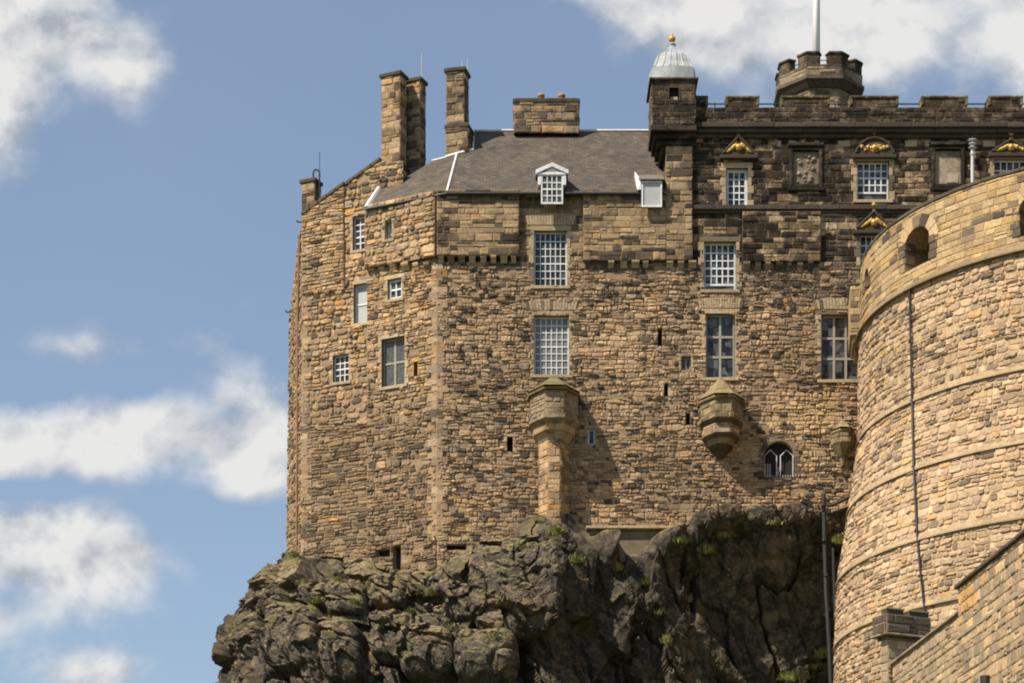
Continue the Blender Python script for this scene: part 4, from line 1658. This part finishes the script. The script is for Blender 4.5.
def col_tower(u, z, r):
    c = pick('tower', r)
    k = 1.03 + .20 * nz(u, z, .3, 2.2) + .16 * nz(u, z, .9, 12.2)
    if z < 24:
        k *= .98
    s = .04 + .25 * max(0, nz(u, z, .6, 4.4)) + .5 * max(0, nz(u * 2.2, z * .35, .8, 14.4) - .2) * sm(ZCOR - 5, ZCOR, z)
    if z < 21 and u > math.radians(215) * R0:
        s += .05
    return soot_shade(tuple(x * k for x in c), s, r, .25)


def col_par(u, z, r):
    c = pick('parapet', r)
    s = .05 + .12 * max(0, nz(u, z, .7, 8.4))
    if z > ZTOP - .5:
        s += .1
    return soot_shade(c, s, r, .1)


rng = random.Random(23)
m = MB()
bands = [31.9 + 1.7, 28.55 + 1.7, 25.15 + 1.7, 22.1 + 1.7]
zlow = 13.0
levels = [zlow] + bands[::-1] + [ZCOR]
for a, b in zip(levels, levels[1:]):
    masonry(m, tmap, [(UA, a), (UB, a), (UB, b), (UA, b)], 'tower', col_tower, rng, 0.0, (), mortar=(.42, .315, .19), grid=.8)
masonry(m, tmap, [(UA, ZCOR), (UB, ZCOR), (UB, ZTOP), (UA, ZTOP)], 'parapet', col_par, rng, 0.0, em, mortar=(.36, .265, .15), grid=.8)
# the unseen rear is plain
rear = [math.radians(285) + math.radians(215) * i / 24 for i in range(25)]
for a, b in zip(rear, rear[1:]):
    zs_ = [zlow] + [p[0] for p in RP if zlow < p[0] < ZTOP] + [ZTOP]
    for p, q in zip(zs_, zs_[1:]):
        m.poly([tmap(a * R0, p, .02), tmap(b * R0, p, .02), tmap(b * R0, q, .02), tmap(a * R0, q, .02)], (.42, .33, .2))
for h in em:
    n = 4
    dd = -1.25
    for i in range(n):
        a, b = h[0] + (h[1] - h[0]) * i / n, h[0] + (h[1] - h[0]) * (i + 1) / n
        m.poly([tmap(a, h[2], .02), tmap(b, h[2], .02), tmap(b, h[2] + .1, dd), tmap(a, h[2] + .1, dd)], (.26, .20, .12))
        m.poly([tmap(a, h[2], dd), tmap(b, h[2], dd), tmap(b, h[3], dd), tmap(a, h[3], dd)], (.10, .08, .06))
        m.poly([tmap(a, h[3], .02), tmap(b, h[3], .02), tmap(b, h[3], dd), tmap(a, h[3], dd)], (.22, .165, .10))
    for uu in h[:2]:
        zz_ = np.linspace(h[2], h[3], 6)
        for p, q in zip(zz_, zz_[1:]):
            m.poly([tmap(uu, p, .03), tmap(uu, q, .03), tmap(uu, q, dd), tmap(uu, p, dd)], jit((.20, .15, .10), rng, .7, 1.2))
for h in em:
    for uu, sg in ((h[0], -1), (h[1], 1)):
        z = h[2]
        while z < h[3] - .3:
            hz = rng.uniform(.26, .4)
            L = rng.uniform(.25, .6)
            a, b = (uu - L, uu + rng.uniform(0, .14)) if sg < 0 else (uu - rng.uniform(0, .14), uu + L)
            m.box(tmap, a, b, z + .01, z + hz - .01, -.5, .05 + rng.uniform(-.02, .03), jit(rng.choice([(.10, .078, .055), (.16, .12, .08), (.30, .22, .12)]), rng, .7, 1.2), .02)
            z += hz
# arch heads of the embrasures
for h in em:
    uc, hw = (h[0] + h[1]) / 2, (h[1] - h[0]) / 2
    zs_ = h[3] - hw * .85
    n = 10
    ar = [(uc - hw * math.cos(math.pi * i / n), zs_ + (h[3] - zs_) * math.sin(math.pi * i / n)) for i in range(n + 1)]
    for i in range(n):
        a, b = ar[i], ar[i + 1]
        c = col_par(a[0], a[1], rng)
        m.poly([tmap(a[0], a[1], .02), tmap(b[0], b[1], .02), tmap(b[0], h[3] + .01, .02), tmap(a[0], h[3] + .01, .02)], c)
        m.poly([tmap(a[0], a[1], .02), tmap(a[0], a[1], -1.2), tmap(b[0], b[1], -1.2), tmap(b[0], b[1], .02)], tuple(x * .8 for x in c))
    for i in range(7):
        t0, t1 = math.pi * i / 7 + .02, math.pi * (i + 1) / 7 - .02
        q = [(uc - math.cos(t) * (hw + e), zs_ + math.sin(t) * (h[3] - zs_ + e)) for t, e in ((t0, .0), (t1, .0), (t1, .55), (t0, .55))]
        m.add([tmap(*p, .0) for p in q] + [tmap(*p, .055) for p in q], [[0, 3, 7, 4], [1, 0, 4, 5], [2, 1, 5, 6], [3, 2, 6, 7], [7, 6, 5, 4]], col_par(uc, zs_, rng))
# block joining the battery to the palace
m2 = MB()
fj = Frame((xat(849.5, Y0 - 3), Y0 - 3), (1, -.12))
for (a, b, t, bo) in ((850, 876, 285, 335),):
    masonry(m2, fj, rpoly(rect(fj, a, b, t, bo)), 'parapet', col_par, rng, 0, (), side=2.8)
m2.box(fj, *rect(fj, 852.5, 876, 335, 341), -2.7, -.15, (.36, .29, .18), .05)
m2.box(fj, *rect(fj, 855.5, 876, 341, 347), -2.6, -.35, (.30, .24, .15), .05)
m2.box(fj, *rect(fj, 849, 876, 282.5, 285), -2.85, .08, (.10, .085, .06), .03)
m2.build('linking_wall', M['stone'], battery)
m.build('wall', M['stone'], battery)


def band_ring(zc, h, d, col, seed, name='string_course'):
    r_ = random.Random(seed)
    b = MB()
    u = UA
    while u < UB:
        w = r_.uniform(.7, 1.2)
        c = jit(col, r_, .85, 1.12)
        k = 3
        for i in range(k):
            a_, b_ = u + w * i / k, u + w * (i + 1) / k
            pr = [(-.05, zc - h), (d, zc - h * .95), (d * .95, zc - h * .5), (d * .6, zc + h * .2), (.02, zc + h * 1.0)]
            pts = [tmap(a_, z, dd) for dd, z in pr] + [tmap(b_, z, dd) for dd, z in pr]
            b.add(pts, [[j, 5 + j, 6 + j, j + 1] for j in range(4)], c)
        u += w
    return b


for i, z in enumerate(bands):
    band_ring(z + .02, .17, .14, (.33, .25, .155), 40 + i).build('string_course', M['stone'], battery)
band_ring(ZCOR + .02, .17, .24, (.21, .158, .098), 50).build('cornice', M['stone'], battery)
b = MB()
u = UA
while u < UB:
    w = rng.uniform(.8, 1.2)
    b.box(lambda a, c, d: tmap(a, c, d), u, u + w - .01, ZTOP + .004, ZTOP + .17, -1.3, .07, jit((.085, .074, .055), rng, .7, 1.4), .03)
    u += w
b.build('coping', M['stone'], battery)
b = MB()
disc = [tmap(math.radians(i * 10) * R0, ZTOP - .02, -.05) for i in range(36)]
b.poly(disc, (.2, .16, .11))
b.build('deck', M['stone'], battery)
b = MB()
pp = []
for px, py in ((912, 290), (913.3, 340), (914.5, 400), (916, 466), (919, 530), (923, 575), (927, 612)):
    u, z = tower_hit(px, py)
    pp.append(tmap(u, z, .15))
b.tube(pp, .05, 8)
for p in pp[1:]:
    b.tube([p + Vector((0, .3, 0)), p + Vector((0, -.02, 0))], .07, 6)
b.build('downpipe', M['dark'], battery)

# ------------------------------------------------------------------ boundary wall and gate pier in front
FW = Frame((xat(958.5, 75), 75), (.085, -1))
bw = thing('boundary_wall', 'orange and grey stone wall with dark sloping coping in the lower right corner', 'wall', (xat(958.5, 75), 75, 6))
zu, zl = zat(589, 75), zat(611, 75)


def col_bw(u, z, r):
    c = pick('wall', r)
    t = sm(1.4, .0, abs(z - zu + .5) / 1.0 + max(0, u - 1.0) * .35 + .25 * nz(u, z, 1.0, 3))
    if u > -.05 and r.random() < t:
        c = jit((.50, .30, .13), r, .95, 1.05)
    elif r.random() < .3:
        c = lerp3(c, (.22, .18, .13), .6)
    return c


m = MB()
rng = random.Random(8)
masonry(m, FW, [(0, 5), (20, 5), (20, zu), (0, zu)], 'wall', col_bw, rng, 0, (), side=1.2)
masonry(m, FW, [(-9.3, 5), (0, 5), (0, zl), (-9.3, zl)], 'wall', lambda u, z, r: lerp3(pick('wall', r), (.26, .21, .15), r.uniform(.2, .7)), rng, -.18, (), side=1.0)
m.box(FW, .0, 20, zu - 1.75, zu - 1.62, -.1, .06, (.3, .24, .16), .02)
m.build('wall', M['stone'], bw)
m = MB()
u = -.1
while u < 20:
    m.box(FW, u, u + .95, zu + .004, zu + .13, -1.25, .14, jit((.085, .07, .052), rng, .75, 1.3), .02)
    u += .96
u = -9.4
while u < -.2:
    m.box(FW, u, min(u + .95, -.06), zl + .004, zl + .10, -1.2, -.05, jit((.27, .225, .155), rng, .75, 1.3), .02)
    u += .96
m.build('coping', M['stone'], bw)

pier = thing('gate_pier', 'square stone pier with small merlons against the round battery', 'pier', (xat(905, 85), 85, 8))
tP = Vector((.90, .43)).normalized()
C0 = Vector((xat(886.7, 84), 84))


def pier_box(m, grow_, py0, py1, style, colf, w=2.05, dep=.95):
    n_ = Vector((tP.y, -tP.x))
    c = [C0 - tP * grow_ + n_ * grow_, C0 + tP * (w + grow_) + n_ * grow_, C0 + tP * (w + grow_) - n_ * (dep + grow_), C0 - tP * grow_ - n_ * (dep + grow_)]
    z0, z1 = zat(py1, 84), zat(py0, 84)
    for i in range(4):
        a, b = c[i], c[(i + 1) % 4]
        f = Frame(a, b - a)
        L = (b - a).length
        masonry(m, f, [(0, z0), (L, z0), (L, z1), (0, z1)], style, colf, rng, 0)
    m.poly([(p.x, p.y, z1) for p in c], (.2, .17, .12))
    m.poly([(p.x, p.y, z0) for p in c][::-1], (.2, .17, .12))


PC = lambda u, z, r: jit((.33, .27, .185), r, .75, 1.2)
PD = lambda u, z, r: jit((.085, .068, .05), r, .7, 1.4)
m = MB()
pier_box(m, .0, 613, 632, 'ashlar', PD)
pier_box(m, .05, 632, 634, 'ashlar', PC)
pier_box(m, -.14, 634, 637, 'ashlar', PD)
pier_box(m, -.24, 637, 720, 'ashlar', PC)
m.build('shaft', M['stone'], pier)
n_ = Vector((tP.y, -tP.x))
for k, (a, b) in enumerate(((.0, .78), (1.05, 1.95))):
    m = MB()
    c = [C0 + tP * a, C0 + tP * b, C0 + tP * b - n_ * .35, C0 + tP * a - n_ * .35]
    m.prism([(p.x, p.y) for p in c], zat(613, 84) + .003, zat(608.5, 84), (.075, .06, .044))
    c = [C0 + tP * (a - .03) + n_ * .03, C0 + tP * (b + .03) + n_ * .03, C0 + tP * (b + .03) - n_ * .38, C0 + tP * (a - .03) - n_ * .38]
    m.prism([(p.x, p.y) for p in c], zat(608.5, 84), zat(607, 84), (.30, .27, .15))
    m.build('merlon', M['stone'], pier)
m = MB()
m.tube([ray(985, 700, 70), ray(985, 676, 70)], .16, 8)
m.build('post', M['dark'])
tag(bpy.data.objects['post'], 'short dark post just showing at the bottom right edge', 'post')

# ------------------------------------------------------------------ the crag
def hash3(i, j, k, s):
    h = (i * 374761393 + j * 668265263 + k * 2147483647 + s * 1274126177) & 0xFFFFFFFF
    h = ((h ^ (h >> 13)) * 1274126177) & 0xFFFFFFFF
    h = h ^ (h >> 16)
    return (h & 0xFFFFFF).astype(np.float64) / float(0xFFFFFF)


def facets(P, cell, seed, jut, tilt):
    """blocky displacement: jittered cells, each broken off along its own tilted plane"""
    Q = P / np.array(cell)
    I = np.floor(Q).astype(np.int64)
    best = np.full(len(P), 1e9)
    val = np.zeros(len(P))
    for dx in (-1, 0, 1):
        for dy in (-1, 0, 1):
            for dz in (-1, 0, 1):
                i, j, k = I[:, 0] + dx, I[:, 1] + dy, I[:, 2] + dz
                d = Q - np.stack([i + hash3(i, j, k, seed), j + hash3(i, j, k, seed + 1), k + hash3(i, j, k, seed + 2)], 1)
                D = (d * d).sum(1)
                off = (hash3(i, j, k, seed + 3) - .5) * 2 * jut
                g = np.stack([hash3(i, j, k, seed + 4 + q) - .5 for q in range(3)], 1) * 2 * tilt
                nb = D < best
                val = np.where(nb, off + (g * d).sum(1), val)
                best = np.where(nb, D, best)
    return val


def smooth_noise(P, s, seed):
    return np.array([noise.noise(Vector((p[0] * s + seed, p[1] * s, p[2] * s))) for p in P])


def crag():
    top = [(320, Y0 + 16, 566), (303, Y0 + 11, 562), (289, Y0 + 8.2, 556), (286, Y0 + 5.6, 553), (296, Y0 + 4.0, 556), (318, Y0 + 3.6, 556), (367, Y0 + 1.5, 560), (385, Y0 + 1.2, 568),
           (437, Y0 - .15, 572), (474, Y0 - .2, 548), (505, Y0 - .3, 543), (535, Y0 - .9, 516), (572, Y0 - .9, 513), (590, Y0 - .3, 533), (665, Y0 - .3, 534),
           (690, Y0 - .9, 524), (730, Y0 - 1.5, 515), (775, Y0 - 1.6, 513), (830, Y0 - 1.5, 512), (850, Y0 - .8, 506), (900, Y0 + 1, 505)]
    bot = [(240, Y0 + 22), (224, Y0 + 15), (216, Y0 + 10), (212, Y0 + 5), (215, Y0 + 1), (236, Y0 - 2.5), (310, Y0 - 5.5), (345, Y0 - 6.2),
           (415, Y0 - 7.6), (462, Y0 - 9.0), (505, Y0 - 9.2), (548, Y0 - 7.2), (566, Y0 - 4.0), (580, Y0 - 1.6), (640, Y0 - .3),
           (690, Y0 + .9), (730, Y0 + 1.6), (775, Y0 + 2.0), (830, Y0 + 2.4), (850, Y0 + 2.6), (900, Y0 + 3)]
    zbt = 14.0
    T = np.array([[xat(a, b), b, zat(c, b)] for a, b, c in top])
    B = np.array([[xat(a, b), b, zbt] for a, b in bot])
    L = np.concatenate([[0], np.cumsum(np.linalg.norm(np.diff((T + B) / 2, axis=0), axis=1))])
    nu, nv = 860, 250
    uu = np.linspace(0, L[-1], nu)
    Ti = np.stack([np.interp(uu, L, T[:, q]) for q in range(3)], 1)
    Bi = np.stack([np.interp(uu, L, B[:, q]) for q in range(3)], 1)
    nc = 10                                                    # rows of the shoulder that runs back under the walls
    s = np.linspace(0, 1, nv)
    ex = np.interp((Ti[:, 0] / Ti[:, 1] * F + 512), [0, 318, 420, 480, 520, 2000], [3.6, 3.4, 2.2, 1.7, 1.7, 1.9])
    fr = 1 - (1 - s)[:, None] ** ex[None, :]
    P = np.zeros((nu, nv + nc, 3))
    for j in range(nv):
        P[:, nc + j, :2] = Ti[:, :2] + (Bi[:, :2] - Ti[:, :2]) * fr[j][:, None]
        P[:, nc + j, 2] = Ti[:, 2] + (Bi[:, 2] - Ti[:, 2]) * s[j]
    tang = np.gradient((Ti + Bi)[:, :2] / 2, axis=0)
    ker = np.ones(41) / 41
    tang = np.stack([np.convolve(np.pad(tang[:, q], 20, 'edge'), ker, 'valid') for q in range(2)], 1)
    tang /= np.linalg.norm(tang, axis=1)[:, None]
    N = np.stack([tang[:, 1], -tang[:, 0], np.zeros(nu)], 1)
    for j in range(nc):
        k = (nc - j) / nc
        P[:, j] = Ti - N * (2.6 * k)
        P[:, j, 2] = Ti[:, 2] + .25 * k
    flatP = P.reshape(-1, 3)
    warp = np.stack([smooth_noise(flatP, .35, 31), smooth_noise(flatP, .35, 57), smooth_noise(flatP, .35, 83)], 1)
    warp2 = np.stack([smooth_noise(flatP, 1.9, 3), smooth_noise(flatP, 1.9, 7), smooth_noise(flatP, 1.9, 13)], 1)
    S_ = flatP + np.outer(flatP[:, 2], [.30, 0, 0])               # joints lean to the right
    v1 = facets(S_ + .35 * warp + .05 * warp2, (2.5, 2.7, 5.6), 11, .85, .62)
    v2 = facets(S_ + 13.3 + .2 * warp + .05 * warp2, (1.1, 1.15, 2.0), 23, .27, .27)
    v3 = facets(S_ + 5.1 + .05 * warp2, (.46, .48, .8), 37, .065, .08)
    v4 = facets(S_ + 2.2, (.19, .19, .3), 51, .018, .028)
    n1 = smooth_noise(flatP, .13, 4)
    n4 = smooth_noise(flatP, 3.1, 5)
    calm = np.clip(.8 + 1.3 * smooth_noise(flatP, .22, 71), .5, 1.15)   # some faces are cleaner than others
    clv = smooth_noise(S_ * np.array([1, 1, .16]) + .25 * warp2 * .4, .55, 91)      # steep clefts
    disp = v1 + (v2 + v3 + v4) * calm + .8 * n1 + .04 * n4 - .75 * np.exp(-(clv / .045) ** 2)
    w = np.ones((nu, nv + nc))
    for j in range(nv + nc):
        w[:, j] = .16 if j < nc else .26 + .74 * min(1, (j - nc) / 30)
    disp = disp.reshape(nu, nv + nc) * w
    # hand placed masses: (pixel x, pixel y, radius in x, radius in y, push)
    Nn = N[:, None, :] * np.ones((1, nv + nc, 1))
    Nn[:, :, 2] = .25
    ipx = 512 + F * P[:, :, 0] / P[:, :, 1]
    ipy = YH - F * (P[:, :, 2] - CZ) / P[:, :, 1]
    for (a, b, ra, rb, k) in ((487, 668, 24, 34, 1.3), (437, 662, 26, 22, 1.0), (505, 585, 42, 40, .7), (415, 620, 34, 12, -.8), (662, 556, 16, 16, 2.4), (690, 540, 14, 12, 1.2), (600, 550, 15, 20, 3.2), (672, 545, 14, 14, 1.6), (700, 560, 12, 40, .5),
                              (625, 600, 18, 60, .6), (770, 530, 60, 14, .8), (560, 640, 40, 50, -.8), (760, 620, 50, 50, -.5), (470, 560, 26, 20, .4), (636, 546, 14, 12, -1.0), (330, 640, 30, 40, .4),
                              (240, 640, 20, 40, .3)):
        disp += k * np.exp(-((ipx - a) / ra) ** 2 - ((ipy - b) / rb) ** 2) * np.minimum(1, w * 1.2)
    # separate blocks and boulders standing out of the face
    rough = (v2 * .6 + v3 + v4 + .03 * n4).reshape(nu, nv + nc)
    for (a, b, ra, rb, k, pw) in ((268, 590, 17, 26, .6, 3), (246, 630, 16, 30, .6, 3), (318, 596, 15, 13, .9, 3), (350, 600, 20, 18, 1.0, 3), (300, 640, 26, 34, 1.3, 4), (345, 655, 20, 30, 1.2, 3),
                                  (392, 596, 17, 15, .9, 4), (438, 588, 26, 12, .9, 4), (398, 640, 24, 26, 1.2, 3), (436, 622, 20, 14, .8, 4), (434, 662, 27, 24, 1.9, 4), (488, 668, 27, 30, 2.3, 3),
                                  (468, 606, 20, 18, .9, 4), (512, 592, 40, 46, 1.4, 4), (702, 526, 13, 13, 1.2, 3), (724, 524, 17, 13, 1.3, 3), (757, 526, 20, 13, 1.2, 3), (792, 522, 18, 12, 1.2, 3),
                                  (815, 528, 14, 14, 1.0, 3), (778, 548, 22, 15, .8, 4), (690, 552, 10, 24, .9, 4), (652, 590, 11, 34, .8, 4), (548, 545, 16, 20, .6, 3)):
        r = np.abs((ipx - a) / ra) ** pw + np.abs((ipy - b) / rb) ** pw
        dome = np.sqrt(np.clip(1 - r, 0, 1))
        disp = np.where(r < 1, np.maximum(disp, disp * .35 + k * (.45 + .55 * dome) + rough), disp)
    Q = P + Nn * disp[:, :, None]
    pts = Q.reshape(-1, 3)
    me = bpy.data.meshes.new('crag')
    idx = np.arange(nu * (nv + nc)).reshape(nu, nv + nc)
    q = np.stack([idx[:-1, :-1], idx[:-1, 1:], idx[1:, 1:], idx[1:, :-1]], -1).reshape(-1, 4)
    me.from_pydata(pts.tolist(), [], q.tolist())
    me.update()
    me.materials.append(M['rock'])
    o = bpy.data.objects.new('crag', me)
    COL.objects.link(o)
    tag(o, 'dark craggy basalt outcrop carrying the castle', kind='structure')
    return BVHTree.FromPolygons([Vector(p) for p in pts], q.tolist())


rock = crag()


def rock_hit(px, py):
    d = Vector(((px - 512) / F, 1.0, (YH - py) / F)).normalized()
    h = rock.ray_cast(Vector((0, 0, CZ)), d)
    return h[0]


# concrete slab walling up a cleft in the rock
ys = Y0 - .8
fs_ = Frame((0, ys), (1, 0))
rw = thing('retaining_wall', 'smooth cement retaining wall with a flat tan ledge on top in the rock cleft', 'retaining wall', (xat(632, ys), ys, zat(562, ys)))
m = MB()
m.box(fs_, *rect(fs_, 588, 676, 530, 562), -1.6, 0, (0, 0, 0), .02)
m.build('wall', M['cement'], rw)
m = MB()
u = fs_.u(586)
while u < fs_.u(676):
    w = 1.1
    m.box(fs_, u, u + w - .01, zat(530, ys) + .004, zat(527, ys), -1.7, .28, jit((.36, .28, .165), random.Random(u), .85, 1.1), .03)  # brighter tan paints the sunlit rim into the ledge
    u += w
m.build('coping', M['stone'], rw)

# pipes and hose at the foot of the battery
m = MB()
pth = [ray(823.5, 494, Y0 - 2.0), ray(824.5, 540, Y0 - 2.1), ray(826, 590, Y0 - 2.2), ray(829, 640, Y0 - 2.3), ray(831.5, 700, Y0 - 2.4)]
m.tube(pth, .115, 10)
for py in (505, 540, 575, 610, 645):
    x = 823.5 + max(0, (py - 520)) * .052
    m.tube([ray(x, py - 1.5, Y0 - 2.2), ray(x, py + 1.5, Y0 - 2.2)], .155, 10)
tag(m.build('drainpipe', M['dark']), 'thick black drainpipe running down the rock beside the round battery', 'drainpipe')
m = MB()
m.tube([ray(833, 548, Y0 - 2.5), ray(834.2, 590, Y0 - 2.6), ray(836, 640, Y0 - 2.8), ray(838, 700, Y0 - 3)], .07, 8)
tag(m.build('drainpipe', M['dark']), 'thin black pipe between the thick drainpipe and the battery', 'drainpipe')
m = MB()
hp = [(827, 506), (833, 505), (841, 501), (849, 497), (854.5, 491), (856.5, 482), (857, 470)]
m.tube([ray(a, b, Y0 - 1.3) for a, b in hp], .09, 8)
tag(m.build('hose', M['dark']), 'black hose curving from the battery wall to the drainpipe', 'hose')
m = MB()
cpt = ray(806, 505, Y0 - .16)
m.tube([cpt, cpt + Vector((0, .5, .0))], .34, 16)
tag(m.build('culvert', M['void']), 'dark round drain mouth at the foot of the palace wall', 'drain')


# ------------------------------------------------------------------ plants in the clefts
def tuft(px, py, n, h, spread, cols, name, label, cat, seed, group=None, off=.0):
    p = rock_hit(px, py) if not isinstance(px, Vector) else px
    if p is None:
        return
    r_ = random.Random(seed)
    m = MB()
    p = p + Vector((0, -.12 - off, -.05))
    h, spread = h * .8, spread * 1.35
    for i in range(n * 3):
        a = r_.uniform(0, 2 * math.pi)
        rr = spread * r_.random() ** 1.1
        b = p + Vector((math.cos(a) * rr, math.sin(a) * rr * .4, r_.uniform(-.16, .12)))
        ln = h * r_.uniform(.3, 1.15) * (1.15 - .6 * rr / spread)
        out = Vector((math.cos(a), math.sin(a) * .6 - .3, 0)) * ln * r_.uniform(.2, .8)
        t = b + out + Vector((0, 0, ln))
        md = b.lerp(t, .55) + Vector((0, 0, ln * .15))
        sd = Vector((-math.sin(a), math.cos(a), 0)) * r_.uniform(.016, .034)
        c = lerp3(*r_.sample(cols, 2), r_.random())
        m.add([b - sd, b + sd, md + sd * .9, md - sd * .9, t], [[0, 1, 2, 3], [3, 2, 4]], c)
    tag(m.build(name, M['leaf']), label, cat, group)


GREEN = [(.15, .18, .035), (.22, .22, .05), (.09, .115, .028), (.26, .24, .06)]
DRY = [(.30, .25, .10), (.20, .19, .06), (.14, .14, .045)]
G = 'tufts growing on the crag'
tp = tmap(tower_hit(838, 541)[0], tower_hit(838, 541)[1], .25)
tuft(tp, 0, 90, .45, .30, GREEN, 'fern', 'bright green fern sprouting from the left edge of the round battery', 'fern', 1)
tuft(705, 551, 110, .5, .45, GREEN, 'fern', 'green fern in the dark rock cleft below the small arched window', 'fern', 2, G)
tuft(648, 582, 90, .4, .5, GREEN, 'grass_tuft', 'green grass tuft on the rock below the cement ledge', 'grass tuft', 3, G)
tuft(318, 600, 70, .25, .45, GREEN, 'grass_tuft', 'grass tuft among dark boulders on the left shoulder of the rock', 'grass tuft', 4, G)
tuft(338, 580, 60, .22, .4, DRY, 'grass_tuft', 'dry tuft just below the left end of the palace wall', 'grass tuft', 5, G)
tuft(294, 556, 60, .3, .3, DRY, 'grass_tuft', 'olive tuft at the far left corner of the palace foot', 'grass tuft', 6, G)
tuft(408, 612, 50, .28, .35, GREEN, 'grass_tuft', 'grass tuft on the rock ledge below the dark doorway', 'grass tuft', 7, G)
tuft(495, 636, 70, .2, .5, DRY, 'grass_tuft', 'dry grass on the ledge above the large rounded boulder', 'grass tuft', 8, G)
tuft(592, 523, 90, .35, .5, GREEN, 'grass_tuft', 'mossy tuft beside the left end of the cement ledge', 'grass tuft', 9, G)
tuft(660, 612, 50, .3, .4, GREEN, 'grass_tuft', 'sparse tuft low on the shaded rock under the pointed oriel', 'grass tuft', 10, G)
for i, (a, b) in enumerate(((795, 678), (812, 668), (822, 655))):
    lab = ('widest grass clump at the bottom of the rock left of the drainpipe', 'middle grass clump at the bottom of the rock left of the drainpipe', 'small grass clump touching the thick black drainpipe')[i]
    tuft(a, b, (160, 150, 90)[i], .5, (.8, .7, .45)[i], GREEN, 'grass_tuft', lab, 'grass tuft', 20 + i, G)
more = [
    (305, 583, 60, .22, .40, DRY, 'dry tuft on the pale slab near the top left of the rock'), (352, 604, 60, .24, .45, GREEN, 'green tuft in the dark gully under the ochre wall'),
    (370, 584, 50, .2, .40, DRY, 'dry tuft directly below the seam of the left bay wall'), (330, 618, 55, .2, .45, GREEN, 'green tuft halfway down the left shoulder of the rock'),
    (430, 592, 60, .2, .6, DRY, 'straw coloured tuft on the ledge below the corner of the main wall'), (452, 628, 60, .2, .55, DRY, 'straw coloured tuft above the block at bottom centre'),
    (556, 532, 80, .26, .5, GREEN, 'green tuft at the foot of the long bay stalk'), (520, 548, 60, .22, .5, DRY, 'dry tuft just left of the foot of the bay stalk'),
    (575, 560, 70, .28, .5, GREEN, 'green tuft in the cleft left of the cement ledge'), (618, 568, 60, .28, .4, GREEN, 'green tuft under the middle of the cement ledge'),
    (682, 540, 70, .3, .4, GREEN, 'green tuft at the right end of the cement ledge'), (725, 535, 60, .22, .5, DRY, 'dry tuft on the rounded rock below the pointed bay'),
    (775, 522, 60, .22, .5, DRY, 'dry tuft on the rock right under the arched window'), (668, 640, 50, .3, .4, GREEN, 'lowest tuft in the deep shade of the rock face'),
]
for i, (a, b, n, h, sp, cs, lab) in enumerate(more):
    tuft(a, b, n, h * 1.25, sp, cs, 'grass_tuft', lab, 'grass tuft', 50 + i, G)
